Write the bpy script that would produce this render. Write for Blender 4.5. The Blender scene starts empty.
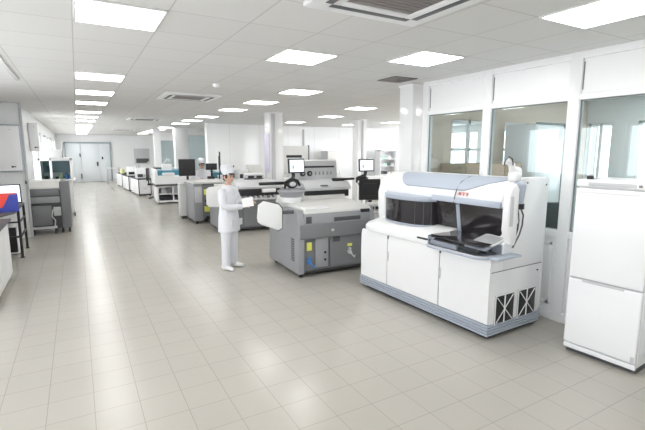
import bpy, bmesh, math, random
from mathutils import Vector, Matrix
random.seed(7)
PI = math.pi
SC = bpy.context.scene
C = SC.collection

# ------------------------------------------------------------------ materials
def principled(name):
    m = bpy.data.materials.new(name); m.use_nodes = True
    nt = m.node_tree
    return m, nt, nt.nodes['Principled BSDF']

def mat(name, rgb, rough=.5, metal=0., var=.03, scale=12., coat=0., bump=0.):
    """plain procedural surface: a little noise in colour and roughness"""
    m, nt, b = principled(name)
    tc = nt.nodes.new('ShaderNodeTexCoord')
    nz = nt.nodes.new('ShaderNodeTexNoise'); nz.inputs['Scale'].default_value = scale
    nz.inputs['Detail'].default_value = 3
    nt.links.new(tc.outputs['Object'], nz.inputs['Vector'])
    mx = nt.nodes.new('ShaderNodeMix'); mx.data_type = 'RGBA'
    mx.inputs['A'].default_value = (*[max(0, c * (1 - var)) for c in rgb], 1)
    mx.inputs['B'].default_value = (*[min(1, c * (1 + var)) for c in rgb], 1)
    nt.links.new(nz.outputs['Fac'], mx.inputs['Factor'])
    nt.links.new(mx.outputs['Result'], b.inputs['Base Color'])
    mr = nt.nodes.new('ShaderNodeMapRange')
    mr.inputs['To Min'].default_value = max(.02, rough * .9); mr.inputs['To Max'].default_value = min(1, rough * 1.1)
    nt.links.new(nz.outputs['Fac'], mr.inputs['Value']); nt.links.new(mr.outputs['Result'], b.inputs['Roughness'])
    b.inputs['Metallic'].default_value = metal
    b.inputs['Coat Weight'].default_value = coat
    if bump:
        bp = nt.nodes.new('ShaderNodeBump'); bp.inputs['Strength'].default_value = bump
        bp.inputs['Distance'].default_value = .01
        nt.links.new(nz.outputs['Fac'], bp.inputs['Height']); nt.links.new(bp.outputs['Normal'], b.inputs['Normal'])
    return m

def emit(name, rgb, s):
    m, nt, b = principled(name)
    b.inputs['Base Color'].default_value = (*rgb, 1)
    b.inputs['Emission Color'].default_value = (*rgb, 1)
    b.inputs['Emission Strength'].default_value = s
    return m

def glass(name, rgb, clear=.8, rough=.02):
    """thin sheet: part see-through, part glossy"""
    m = bpy.data.materials.new(name); m.use_nodes = True
    nt = m.node_tree; nt.nodes.clear()
    out = nt.nodes.new('ShaderNodeOutputMaterial')
    tr = nt.nodes.new('ShaderNodeBsdfTransparent'); tr.inputs['Color'].default_value = (*[clear * c for c in rgb], 1)
    gl = nt.nodes.new('ShaderNodeBsdfGlossy'); gl.inputs['Roughness'].default_value = rough
    gl.inputs['Color'].default_value = (.95, 1, 1, 1)
    lw = nt.nodes.new('ShaderNodeLayerWeight'); lw.inputs['Blend'].default_value = .5
    pw_ = nt.nodes.new('ShaderNodeMath'); pw_.operation = 'POWER'; pw_.inputs[1].default_value = 4
    nt.links.new(lw.outputs['Facing'], pw_.inputs[0])
    fr = nt.nodes.new('ShaderNodeMapRange'); fr.inputs['To Min'].default_value = .05; fr.inputs['To Max'].default_value = .9
    nt.links.new(pw_.outputs[0], fr.inputs['Value'])
    mx = nt.nodes.new('ShaderNodeMixShader')
    nt.links.new(fr.outputs[0], mx.inputs[0]); nt.links.new(tr.outputs[0], mx.inputs[1])
    nt.links.new(gl.outputs[0], mx.inputs[2]); nt.links.new(mx.outputs[0], out.inputs[0])
    return m

def grid_mat(name, base, line, px, py, x0, y0, w, rough, tint=.03, spec=.5, stain=0., axes=('X', 'Y')):
    """tiles: joints of width w on a px by py grid starting at x0,y0 in object space, each tile slightly off in tone"""
    m, nt, b = principled(name)
    N, L = nt.nodes.new, nt.links.new
    tc = N('ShaderNodeTexCoord'); sp = N('ShaderNodeSeparateXYZ'); L(tc.outputs['Object'], sp.inputs[0])
    def chain(out, off, pitch):
        a = N('ShaderNodeMath'); a.operation = 'SUBTRACT'; a.inputs[1].default_value = off; L(out, a.inputs[0])
        d = N('ShaderNodeMath'); d.operation = 'DIVIDE'; d.inputs[1].default_value = pitch; L(a.outputs[0], d.inputs[0])
        fl = N('ShaderNodeMath'); fl.operation = 'FLOOR'; L(d.outputs[0], fl.inputs[0])
        pp = N('ShaderNodeMath'); pp.operation = 'PINGPONG'; pp.inputs[1].default_value = .5; L(d.outputs[0], pp.inputs[0])
        lt = N('ShaderNodeMath'); lt.operation = 'LESS_THAN'; lt.inputs[1].default_value = w / pitch / 2; L(pp.outputs[0], lt.inputs[0])
        return fl.outputs[0], lt.outputs[0]
    fx, lx = chain(sp.outputs[axes[0]], x0, px); fy, ly = chain(sp.outputs[axes[1]], y0, py)
    cb = N('ShaderNodeCombineXYZ'); L(fx, cb.inputs[0]); L(fy, cb.inputs[1])
    wn = N('ShaderNodeTexWhiteNoise'); L(cb.outputs[0], wn.inputs[0])
    mr = N('ShaderNodeMapRange'); mr.inputs['To Min'].default_value = 1 - tint; mr.inputs['To Max'].default_value = 1 + tint
    L(wn.outputs['Value'], mr.inputs['Value'])
    hsv = N('ShaderNodeHueSaturation'); hsv.inputs['Color'].default_value = (*base, 1)
    if stain:
        nz = N('ShaderNodeTexNoise'); nz.inputs['Scale'].default_value = 1.1; nz.inputs['Detail'].default_value = 5
        L(tc.outputs['Object'], nz.inputs['Vector'])
        m2 = N('ShaderNodeMapRange'); m2.inputs['To Min'].default_value = 1 - stain; m2.inputs['To Max'].default_value = 1 + stain
        L(nz.outputs['Fac'], m2.inputs['Value'])
        mu = N('ShaderNodeMath'); mu.operation = 'MULTIPLY'; L(mr.outputs[0], mu.inputs[0]); L(m2.outputs[0], mu.inputs[1])
        L(mu.outputs[0], hsv.inputs['Value'])
    else:
        L(mr.outputs[0], hsv.inputs['Value'])
    mxl = N('ShaderNodeMath'); mxl.operation = 'MAXIMUM'; L(lx, mxl.inputs[0]); L(ly, mxl.inputs[1])
    mx = N('ShaderNodeMix'); mx.data_type = 'RGBA'; L(mxl.outputs[0], mx.inputs['Factor'])
    L(hsv.outputs[0], mx.inputs['A']); mx.inputs['B'].default_value = (*line, 1)
    L(mx.outputs['Result'], b.inputs['Base Color'])
    rr = N('ShaderNodeMapRange'); rr.inputs['To Min'].default_value = rough; rr.inputs['To Max'].default_value = min(1, rough + .03)
    L(wn.outputs['Value'], rr.inputs['Value']); L(rr.outputs[0], b.inputs['Roughness'])
    b.inputs['Specular IOR Level'].default_value = spec
    return m

M = {}
M['floor'] = grid_mat('floor_tiles', (.475, .452, .405), (.35, .33, .295), .297, .297, -.02, 3.84, .005, .22, .008, .5, .05)
M['ceiling'] = grid_mat('ceiling_tiles', (.75, .745, .73), (.56, .55, .535), .597, .597, .046, 3.903, .010, .75, .014, .2, 0)
M['wall'] = mat('white_wall', (.86, .87, .87), .35, var=.015, scale=2)
M['panelwall'] = grid_mat('gloss_wall_panels', (.93, .935, .935), (.74, .75, .76), 1.18, 9, .2, -3, .014, .07, .01, .5, 0, ('X', 'Z'))
M['gloss'] = mat('gloss_white_cladding', (.88, .885, .89), .09, var=.01, scale=2)
M['cream'] = mat('tan_wall', (.76, .65, .55), .6, var=.03, scale=2)
M['brown'] = mat('brown_board', (.50, .36, .25), .5, var=.08, scale=5)
M['frame'] = mat('white_upvc', (.90, .905, .91), .25, var=.01, scale=4)
M['gasket'] = mat('dark_gasket', (.20, .22, .23), .6)
M['white'] = mat('white_plastic', (.86, .865, .87), .3, var=.012, scale=6)
M['whitemetal'] = mat('white_enamel', (.90, .91, .925), .22, var=.01, scale=3, coat=.3)
M['offwhite'] = mat('offwhite_plastic', (.74, .735, .71), .4, var=.02)
M['palegrey'] = mat('pale_grey_plastic', (.56, .57, .58), .4, var=.02)
M['grey'] = mat('mid_grey_plastic', (.20, .205, .215), .42, var=.03)
M['silver'] = mat('silver_grey_panel', (.33, .335, .35), .42, var=.02)
M['darkgrey'] = mat('dark_grey_plastic', (.085, .088, .093), .45, var=.05)
M['black'] = mat('black_plastic', (.018, .018, .02), .4, var=.1)
M['bluegrey'] = mat('blue_grey_plastic', (.42, .465, .545), .35, var=.015)
M['smoke'] = mat('smoked_cover', (.025, .022, .025), .08, var=.15, coat=.3)
M['smokeclear'] = glass('clear_smoked_cover', (.75, .78, .85), .8, .04)
M['teal'] = mat('teal_plastic', (.05, .24, .33), .35, var=.05)
M['red'] = mat('red_lettering', (.80, .30, .27), .5)
M['redbox'] = mat('red_card', (.80, .07, .05), .5)
M['bluebox'] = mat('blue_card', (.05, .07, .36), .5)
M['yellow'] = mat('yellow_label', (.75, .77, .15), .5)
M['bluetube'] = mat('blue_fitting', (.05, .22, .55), .35)
M['lavender'] = mat('lavender_board', (.68, .64, .78), .4)
M['screen'] = emit('lit_screen', (.80, .84, .90), .62)
M['screenmark'] = mat('screen_marks', (.25, .30, .38), .5)
M['light'] = emit('light_diffuser', (1, .99, .975), 10.5)
M['glass'] = glass('pane_glass', (.86, .93, .94), .92, .01)
M['doormetal'] = mat('grey_blue_door', (.74, .78, .80), .35, var=.02, scale=3)
M['doorframe'] = mat('grey_door_frame', (.36, .40, .43), .4)
M['skin'] = mat('skin', (.66, .42, .32), .5, var=.06, scale=30)
M['hair'] = mat('dark_hair', (.03, .022, .018), .5, var=.2, scale=60)
M['lips'] = mat('lips', (.48, .17, .15), .5)
M['eye'] = mat('eye_dark', (.03, .025, .02), .3)
M['coat'] = mat('white_cotton', (.78, .79, .83), .85, var=.03, scale=25, bump=.25)
M['shoe'] = mat('white_leather', (.86, .86, .86), .5)
M['paper'] = mat('paper', (.90, .90, .89), .7)
M['steel'] = mat('brushed_steel', (.60, .60, .61), .3, .9, .04)
M['grille'] = mat('cassette_grille', (.27, .245, .24), .6, var=.06, scale=60)
M['cardboard'] = mat('pale_cardboard', (.62, .56, .45), .8)
M['green'] = mat('pale_green_plastic', (.50, .66, .56), .4)
M['reagent'] = mat('yellow_green_plastic', (.66, .68, .36), .4)
M['marble'] = mat('white_worktop', (.82, .82, .81), .25)
M['outside'] = emit('screen_glow', (.8, .9, 1), 1)

# ------------------------------------------------------------------ mesh builder
class MB:
    def __init__(s): s.bm = bmesh.new(); s.m = Matrix.Identity(4)
    def _fin(s, vs):
        if s.m != Matrix.Identity(4): bmesh.ops.transform(s.bm, matrix=s.m, verts=vs)
        return s
    def box(s, x0, x1, y0, y1, z0, z1, b=.004, seg=2, R=None):
        t = bmesh.new(); bmesh.ops.create_cube(t, size=1)
        dx, dy, dz = abs(x1 - x0), abs(y1 - y0), abs(z1 - z0)
        for v in t.verts: v.co = Vector(((v.co.x) * dx, (v.co.y) * dy, (v.co.z) * dz))
        bb = min(b, .45 * min(dx, dy, dz))
        if bb > .0004: bmesh.ops.bevel(t, geom=t.edges[:], offset=bb, segments=seg, profile=.5, affect='EDGES')
        if R is not None: bmesh.ops.rotate(t, verts=t.verts[:], cent=(0, 0, 0), matrix=R)
        for v in t.verts: v.co += Vector(((x0 + x1) / 2, (y0 + y1) / 2, (z0 + z1) / 2))
        return s._add(t)
    def _add(s, t):
        me = bpy.data.meshes.new('tmp'); t.to_mesh(me); t.free()
        n = len(s.bm.verts); s.bm.from_mesh(me); bpy.data.meshes.remove(me)
        s.bm.verts.ensure_lookup_table()
        if s.m != Matrix.Identity(4): bmesh.ops.transform(s.bm, matrix=s.m, verts=s.bm.verts[n:])
        return s
    def loft(s, rings, cap=True, closed=True):
        t = bmesh.new(); R = [[t.verts.new(p) for p in r] for r in rings]
        for a, b in zip(R, R[1:]):
            n = len(a)
            for i in range(n if closed else n - 1):
                j = (i + 1) % n
                t.faces.new((a[i], a[j], b[j], b[i]))
        if cap:
            t.faces.new(R[0][::-1]); t.faces.new(R[-1])
        bmesh.ops.recalc_face_normals(t, faces=t.faces[:])
        return s._add(t)
    def prism(s, pts, axis, a, b, bev=0.):
        """polygon pts extruded along axis (x: pts are y,z; y: pts are x,z; z: pts are x,y)"""
        def mk(p, q):
            return {'x': (q, p[0], p[1]), 'y': (p[0], q, p[1]), 'z': (p[0], p[1], q)}[axis]
        t = bmesh.new()
        A = [t.verts.new(mk(p, a)) for p in pts]; B = [t.verts.new(mk(p, b)) for p in pts]
        n = len(pts)
        for i in range(n): t.faces.new((A[i], A[(i + 1) % n], B[(i + 1) % n], B[i]))
        t.faces.new(A[::-1]); t.faces.new(B)
        bmesh.ops.recalc_face_normals(t, faces=t.faces[:])
        if bev: bmesh.ops.bevel(t, geom=[e for f in t.faces if len(f.verts) == n for e in f.edges] if n > 4 else t.edges[:], offset=bev, segments=2, profile=.5, affect='EDGES')
        return s._add(t)
    def cyl(s, p0, p1, r0, r1=None, n=16):
        r1 = r0 if r1 is None else r1
        p0, p1 = Vector(p0), Vector(p1); d = (p1 - p0).normalized()
        u = d.orthogonal().normalized(); w = d.cross(u)
        ring = lambda p, r: [p + (u * math.cos(2 * PI * i / n) + w * math.sin(2 * PI * i / n)) * r for i in range(n)]
        return s.loft([ring(p0, r0), ring(p1, r1)])
    def tube(s, pts, r, n=8):
        pts = [Vector(p) for p in pts]; rings = []; u = None
        for i, p in enumerate(pts):
            d = (pts[min(i + 1, len(pts) - 1)] - pts[max(i - 1, 0)]).normalized()
            u = d.orthogonal().normalized() if u is None else (u - d * u.dot(d)).normalized()
            w = d.cross(u); rr = r[i] if isinstance(r, (list, tuple)) else r
            rings.append([p + (u * math.cos(2 * PI * k / n) + w * math.sin(2 * PI * k / n)) * rr for k in range(n)])
        return s.loft(rings)
    def lathe(s, prof, c=(0, 0, 0), n=24):
        rings = [[Vector(c) + Vector((r * math.cos(2 * PI * i / n), r * math.sin(2 * PI * i / n), z)) for i in range(n)] for r, z in prof]
        return s.loft(rings)
    def ball(s, c, r, n=16, R=None):
        t = bmesh.new(); bmesh.ops.create_uvsphere(t, u_segments=n, v_segments=max(6, n // 2), radius=1)
        r = (r, r, r) if not isinstance(r, tuple) else r
        for v in t.verts: v.co = Vector((v.co.x * r[0], v.co.y * r[1], v.co.z * r[2]))
        if R is not None: bmesh.ops.rotate(t, verts=t.verts[:], cent=(0, 0, 0), matrix=R)
        for v in t.verts: v.co += Vector(c)
        return s._add(t)
    def build(s, name, material, parent=None, label=None, ang=35):
        me = bpy.data.meshes.new(name); s.bm.to_mesh(me); s.bm.free()
        me.materials.append(M[material] if isinstance(material, str) else material)
        for p in me.polygons: p.use_smooth = True
        me.set_sharp_from_angle(angle=math.radians(ang))
        o = bpy.data.objects.new(name, me); C.objects.link(o)
        if parent: o.parent = parent
        if label: o['label'] = label
        return o

def thing(name, label, cat, loc=(0, 0, 0), rz=0., group=None):
    o = bpy.data.objects.new(name, None); C.objects.link(o); o.empty_display_size = .1
    o.location = loc; o.rotation_euler = (0, 0, math.radians(rz)); o['label'] = label; o['category'] = cat
    if group: o['group'] = group
    return o

def tag(o, label, cat, group=None, loc=None, rz=0., kind=None):
    o['label'] = label; o['category'] = cat
    if group: o['group'] = group
    if kind: o['kind'] = kind
    if loc: o.location = loc
    if rz: o.rotation_euler[2] = math.radians(rz)
    return o

def struct(name, mb, material, parent=None):
    o = mb.build(name, material, parent)
    if parent is None: o['kind'] = 'structure'
    return o

def dup(root, loc, rz=None, label=None, group=None):
    r = root.copy(); C.objects.link(r); r.location = loc
    if rz is not None: r.rotation_euler = (0, 0, math.radians(rz))
    if label: r['label'] = label
    if group: r['group'] = group
    for ch in list(root.children):
        c = ch.copy(); C.objects.link(c); c.parent = r
        for g in list(ch.children):
            d = g.copy(); C.objects.link(d); d.parent = c
    return r

def castors(par, pts, r=.03, w_=.02, m='black', name='castor'):
    for (x, y) in pts:
        MB().cyl((x - w_, y, r), (x + w_, y, r), r).box(x - .008, x + .008, y - .012, y + .012, r, r + .06, .002).build(name, m, par)

def Rx(a): return Matrix.Rotation(math.radians(a), 3, 'X')
def Ry(a): return Matrix.Rotation(math.radians(a), 3, 'Y')
def Rz(a): return Matrix.Rotation(math.radians(a), 3, 'Z')

# ------------------------------------------------------------------ the room
CH = 2.83           # ceiling height
PX = 4.47           # glazed partition plane
struct('floor', MB().box(-2.6, 13.4, -2.5, 31, -.1, 0, 0), 'floor')
struct('ceiling', MB().box(-2.6, 13.4, -2.5, 31, CH, CH + .1, 0), 'ceiling')

# left wall: near stretch with openings at X=-2.2, pier at Y=11, far stretch at X=-.97
w = MB()
w.box(-2.4, -2.2, -2.5, 11, 0, .85, 0).box(-2.4, -2.2, -2.5, 11, 2.5, CH, 0)
for y0, y1 in ((-2.5, -1.9), (.1, .7), (2.7, 3.3), (5.3, 5.9), (7.9, 11)): w.box(-2.4, -2.2, y0, y1, .85, 2.5, 0)
struct('wall_left', w, 'wall')
for i, (y0, y1) in enumerate(((-1.9, .1), (.7, 2.7), (3.3, 5.3), (5.9, 7.9))):
    f = MB()
    for a, b in ((y0, y0 + .07), (y1 - .07, y1), ((y0 + y1) / 2 - .04, (y0 + y1) / 2 + .04)): f.box(-2.34, -2.26, a, b, .85, 2.5, .005)
    f.box(-2.34, -2.26, y0, y1, .85, .92, .005).box(-2.34, -2.26, y0, y1, 2.43, 2.5, .005)
    wn = struct('window_%d' % (i + 1), f, 'frame')
    MB().box(-2.24, -2.05, y0 - .03, y1 + .03, .82, .85, .005).build('window_sill', 'frame', wn)
w = MB()
w.box(-2.2, -.98, 11, 11.25, 0, CH, .003)
w.box(-1.2, -1.0, 11.25, 31, 0, .9, 0).box(-1.2, -1.0, 11.25, 31, 2.45, CH, 0)
for y0, y1 in ((11.25, 13.6), (15.4, 16), (18, 18.6), (20.6, 21.2), (23.2, 23.8), (25.8, 26.4), (28.4, 31)): w.box(-1.2, -1.0, y0, y1, .9, 2.45, 0)
struct('wall_left_rear', w, 'wall')
for i, (y0, y1) in enumerate(((13.6, 15.4), (16, 18), (18.6, 20.6), (21.2, 23.2), (23.8, 25.8), (26.4, 28.4))):
    f = MB()
    for a, b in ((y0, y0 + .07), (y1 - .07, y1), ((y0 + y1) / 2 - .03, (y0 + y1) / 2 + .03)): f.box(-1.14, -1.06, a, b, .9, 2.45, .005)
    f.box(-1.14, -1.06, y0, y1, .9, .97, .005).box(-1.14, -1.06, y0, y1, 2.38, 2.45, .005)
    struct('window_%d' % (i + 11), f, 'frame')
struct('baseboard_left', MB().box(-1.0, -.985, 11.25, 29.4, 0, .08, .002), 'palegrey')
struct('trim_1', MB().box(-.98, -.93, 10.97, 11.02, 0, CH, .004), 'palegrey')     # corner strip of the pier
struct('trim_2', MB().box(-.66, -.62, 5.6, 7.4, CH - .02, CH, .003), 'frame')     # cable duct on the ceiling

# far wall with grey metal double door
w = MB(); w.box(-1.2, -.62, 29.5, 29.7, 0, CH, 0).box(1.86, 13.4, 29.5, 29.7, 0, CH, 0).box(-.62, 1.86, 29.5, 29.7, 2.38, CH, 0)
struct('wall_far', w, 'wall')
f = MB(); f.box(-.62, -.54, 29.42, 29.62, 0, 2.38, .004).box(1.78, 1.86, 29.42, 29.62, 0, 2.38, .004).box(-.62, 1.86, 29.42, 29.62, 2.30, 2.38, .004)
d = struct('door_1', f, 'doorframe')
MB().box(-.54, 1.78, 29.551, 29.58, 0, 2.3, 0).build('door_backing', 'doormetal', d)
for k, (a, b) in enumerate(((-.54, .22), (.24, 1.20), (1.22, 1.78))):
    leaf = MB().box(a, b, 29.50, 29.55, .01, 2.3, .004).build('door_leaf', 'doormetal', d)
    if k != 0:
        MB().box((a + .1) if k == 2 else b - .16, (a + .18) if k == 2 else b - .08, 29.46, 29.5, .95 if k == 1 else 1.35, 1.2 if k == 1 else 1.5, .01).build('door_handle', 'black', leaf)
    else:
        MB().box(b - .07, b - .01, 29.46, 29.5, 1.5, 1.7, .01).box(b - .06, b - .01, 29.46, 29.5, .2, .5, .01).build('hinge', 'black', leaf)

# white glazed screens at the back
w = MB()
w.box(3.66, 4.22, 19, 19.4, 0, CH, .004).box(4.22, 5.0, 19, 19.1, 2.52, CH, .003).box(4.22, 5.0, 19, 19.1, 0, .9, .003)
w.box(4.94, 5.14, 18.96, 19.14, 0, CH, .004).box(5.14, 13.2, 19, 19.1, 0, CH, 0)
struct('wall_back_left', w, 'wall')
p = MB().box(4.22, 4.94, 19.04, 19.06, .9, 2.52, 0)
struct('window_7', p, 'glass')
w = MB(); w.box(4.85, 5.0, 24, 24.2, 0, CH, .003).box(3.6, 3.9, 24, 24.2, 0, CH, .003).box(3.9, 4.85, 24, 24.1, 2.4, CH, 0).box(3.9, 4.85, 24, 24.1, 0, 1, 0)
struct('wall_back_centre', w, 'wall')
struct('window_8', MB().box(3.9, 4.85, 24.03, 24.05, 1, 2.4, 0), 'glass')
struct('wall_back', MB().box(4.12, 13.2, 15.5, 15.7, 0, CH, 0), 'panelwall')
struct('trim_3', MB().box(4.08, 4.2, 15.45, 15.75, 0, CH, .004), 'frame')
struct('trim_4', MB().box(7.93, 7.99, 15.46, 15.5, 0, CH - .12, .004), 'palegrey')
w = MB().box(13.2, 13.4, 5.0, 31, 0, .9, 0).box(13.2, 13.4, 5.0, 31, 2.55, CH, 0)
for y in range(5, 31, 2): w.box(13.2, 13.4, y, y + .35, .9, 2.55, 0)
struct('wall_right_rear', w, 'wall')

struct('wall_behind', MB().box(-2.4, 9.15, -2.7, -2.5, 0, CH, 0), 'wall')
# columns
def column(name, x0, x1, y0, y1, m='gloss'):
    o = struct(name, MB().box(x0, x1, y0, y1, 0, CH, .012, 3), m)
    MB().box(x0 - .012, x1 + .012, y0 - .012, y1 + .012, CH - .03, CH - .001, .003).build('ceiling_trim', 'frame', o)
    MB().box(x0 - .012, x1 + .012, y0 - .012, y1 + .012, 0, .08, .003).build('base_trim', 'palegrey', o)
column('trim_5', 4.33, 4.70, 10.3, 10.68, 'gloss')
column('trim_6', 7.66, 7.98, 11.2, 11.5, 'gloss')
column('trim_7', 4.36, 4.68, 4.96, 5.26, 'gloss')
column('trim_8', 3.05, 3.3, 20.5, 20.8, 'wall')
MB().box(4.36, 4.46, 10.26, 10.3, 0, CH - .04, .004).build('service_duct', 'palegrey', bpy.data.objects['trim_5'])
MB().box(7.80, 7.86, 11.17, 11.2, 0, CH - .04, .004).build('service_duct', 'palegrey', bpy.data.objects['trim_6'])

# glazed partition: posts, rails, upper and lower panels, panes
posts = [4.78, 3.70, 2.63, 1.55, .48, -.6, -1.68]
fr = MB()
for i, y in enumerate(posts): fr.box(PX - .04, PX + .05, y - .075, y + .045, 0, CH, .004)
fr.box(PX - .035, PX + .045, -2.5, 4.78, CH - .07, CH, .003).box(PX - .035, PX + .045, -2.5, 4.78, 2.36, 2.42, .003)
fr.box(PX - .035, PX + .045, -2.5, 4.78, .93, 1.01, .003).box(PX - .035, PX + .045, -2.5, 4.78, 0, .1, .003)
part = struct('wall_right', fr, 'frame')
for i, (a, b) in enumerate(zip(posts, posts[1:])):
    y1, y0 = a - .075, b + .045
    g = MB()
    MB().box(PX - .006, PX + .02, y0, y1, 2.42, CH - .07, 0).build('upper_panel', 'frame', part)
    lp = MB().box(PX - .004, PX + .02, y0, y1, .1, .93, 0)
    lp.box(PX - .02, PX - .004, y0 + .05, y0 + .09, .16, .87, .004).box(PX - .02, PX - .004, y1 - .09, y1 - .05, .16, .87, .004)
    lp.box(PX - .02, PX - .004, y0 + .05, y1 - .05, .16, .20, .004).box(PX - .02, PX - .004, y0 + .05, y1 - .05, .83, .87, .004)
    lp.build('lower_panel', 'frame', part)
    g.box(PX - .012, PX - .002, y1 - .012, y1, 1.01, 2.36, 0).box(PX - .012, PX - .002, y0, y0 + .006, 1.01, 2.36, 0)
    g.box(PX - .012, PX - .002, y0, y1, 2.35, 2.36, 0).box(PX - .012, PX - .002, y0, y1, 1.01, 1.018, 0)
    g.box(PX - .012, PX - .002, y1 - .010, y1, 2.46, CH - .1, 0)
    g.build('gasket', 'gasket', part)
    MB().box(PX + .002, PX + .008, y0, y1, 1.01, 2.36, 0).build('pane', 'glass', part)

# room behind the partition
w = MB()
xs = [4.52, 5.15, 6.2, 7.15, 8.3, 9.0]
w.box(4.52, 9.0, 5.0, 5.12, 0, 1.0, 0).box(4.52, 9.0, 5.0, 5.12, 2.35, CH, 0)
for a, b in ((4.69, 5.22), (6.1, 6.5), (7.15, 7.3), (8.45, 9.0)): w.box(a, b, 5.0, 5.12, 1.0, 2.35, 0)
struct('wall_side_room', w, 'cream')
f = MB()
for a, b in ((5.22, 6.1), (6.5, 7.15), (7.3, 8.45)):
    for x in (a, (a + b) / 2 - .02, b - .05): f.box(x, x + .05, 5.03, 5.09, 1.0, 2.35, .004)
    f.box(a, b, 5.03, 5.09, 1, 1.06, .004).box(a, b, 5.03, 5.09, 2.29, 2.35, .004).box(a, b, 5.03, 5.09, 1.85, 1.9, .004)
struct('window_9', f, 'frame')
w = MB(); w.box(9.0, 9.15, -2.5, 5.1, 0, 1.0, 0).box(9.0, 9.15, -2.5, 5.1, 2.4, CH, 0)
wins = ((4.5, 4.98), (2.2, 4.08), (-2, .4))
for a, b in ((4.98, 5.1), (4.08, 4.5), (.4, 2.2), (-2.5, -2)): w.box(9.0, 9.15, a, b, 1, 2.4, 0)
struct('wall_side_room_right', w, 'wall')
f = MB()
for a, b in wins:
    for y in (a, (a + b) / 2 - .02, b - .05): f.box(9.05, 9.1, y, y + .05, 1.0, 2.4, .004)
    f.box(9.05, 9.1, a, b, 1.0, 1.05, .004).box(9.05, 9.1, a, b, 2.35, 2.4, .004)
struct('window_10', f, 'frame')

# ------------------------------------------------------------------ ceiling fittings
def make_light():
    t = thing('ceiling_light', 'x', 'ceiling light')
    f = MB(); h = .292
    for a in (-1, 1):
        f.box(min(a * h, a * (h - .016)), max(a * h, a * (h - .016)), -h, h, -.012, 0, .002)
        f.box(-h, h, min(a * h, a * (h - .016)), max(a * h, a * (h - .016)), -.012, 0, .002)
    f.build('frame', 'frame', t)
    MB().box(-h + .016, h - .016, -h + .016, h - .016, -.009, -.003, 0).build('diffuser', 'light', t)
    return t
ORD = ['nearest', 'second', 'third', 'fourth', 'fifth', 'sixth', 'seventh', 'eighth', 'ninth', 'tenth', 'eleventh', 'twelfth', 'thirteenth', 'fourteenth']
cell = lambda k: 3.903 + .597 * (k + .5)
rows = [
    ('row above the left aisle', 'ceiling lights over the aisle', [(.345, cell(k)) for k in (-9, -5, -1, 4, 7, 10, 14, 17, 20, 25, 28, 31, 34, 37, 40)]),
    ('middle row', 'ceiling lights over the machines', [(3.33, cell(k)) for k in (-8, -4, -1, 4, 7, 10, 14, 17, 20, 25, 28, 31, 34, 37)]),
    ('row right of the square columns', 'ceiling lights beyond the columns', [(5.80, cell(7)), (6.42, cell(11)), (6.6, cell(15.5))]),
    ('row beside the rear windows', 'ceiling lights by the back wall', [(9.6, cell(13)), (9.1, cell(16))]),
]
first = make_light(); used = False
for nm, grp, lst in rows:
    n0 = {'row above the left aisle': 2, 'middle row': 1}.get(nm, 0)
    for i, (x, y) in enumerate(lst):
        lb = ('%s square ceiling light from the camera in the %s' % (ORD[i - n0], nm)) if i >= n0 else 'added unseen square ceiling light behind the camera in the %s' % nm  # the lights behind the camera are added to light the near end
        if not used: first.location = (x, y, CH); first['label'] = lb; first['group'] = grp; used = True
        else: dup(first, (x, y, CH), None, lb, grp)
t = dup(first, (2.135, cell(0), CH), None, 'square white ceiling light standing alone between the left and middle rows', 'ceiling lights over the aisle')
for x, y in ((9.4, 9.6), (9.4, 6.6), (11.9, 9.6), (12.2, 12.4)): dup(first, (x, y, CH), None, 'added unseen square ceiling light beyond the partition corner, brightening the back', 'added ceiling lights hidden by the column')  # added out of view to brighten the dim middle and back
for x, y in ((6.8, 3.6), (6.8, 1.2), (6.8, -1.2), (5.5, 3.6), (8.1, 3.6), (8.1, 1.2)): dup(first, (x, y, CH), None, 'added square ceiling light brightening the room behind the glass partition', 'added ceiling lights in the side room')  # no fittings known in here; added to brighten the dim side room

def make_cassette():
    t = thing('air_conditioner', 'x', 'air conditioner')
    h = .475
    f = MB()
    for a in (-1, 1):
        f.box(min(a * h, a * .27), max(a * h, a * .27), -h, h, -.035, 0, .008)
        f.box(-.27, .27, min(a * h, a * .27), max(a * h, a * .27), -.035, 0, .008)
    f.build('cover', 'white', t)
    g = MB().box(-.265, .265, -.265, .265, -.028, -.01, .004)
    for i in range(11): g.box(-.25, .25, -.245 + i * .045, -.225 + i * .045, -.033, -.026, .002)
    g.build('intake_grille', 'grille', t)
    for a in (-1, 1):
        MB().box(-.33, .33, a * .36 - .028, a * .36 + .028, -.037, -.03, .004).build('air_slot', 'darkgrey', t)
        MB().box(a * .36 - .028, a * .36 + .028, -.33, .33, -.037, -.03, .004).build('air_slot', 'darkgrey', t)
    return t
cs = make_cassette(); cs.location = (1.85, 2.2, CH); cs['label'] = 'large white ceiling air conditioner cassette nearest the camera, cut by the top edge'
cs['group'] = 'ceiling air conditioners'
dup(cs, (1.84, 8.12, CH), None, 'second ceiling air conditioner cassette from the camera, with dark slots')
dup(cs, (1.9, 14.35, CH), None, 'third ceiling air conditioner cassette from the camera, further down the hall')
dup(cs, (1.95, 21.8, CH), None, 'fourth and most distant ceiling air conditioner cassette near the far door')
t = thing('air_vent', 'square grey air diffuser in the ceiling by the partition corner column', 'air vent', (3.93, 4.80, CH))
v = MB()
for k in range(4):
    r = .2 - k * .045
    v.lathe([(r * 1.35, 0 - k * .006), (r * 1.35, -.012 - k * .006), (r * 1.15, -.012 - k * .006), (r * 1.15, -k * .006)], n=4)
v.m = Matrix.Identity(4)
o = v.build('louvre', 'grille', t); o.rotation_euler[2] = PI / 4
MB().box(-.2, .2, -.2, .2, -.006, 0, .002).build('backing', 'darkgrey', t)
sm = MB().lathe([(.055, 0), (.055, -.02), (.04, -.045), (.01, -.05)])
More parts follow.
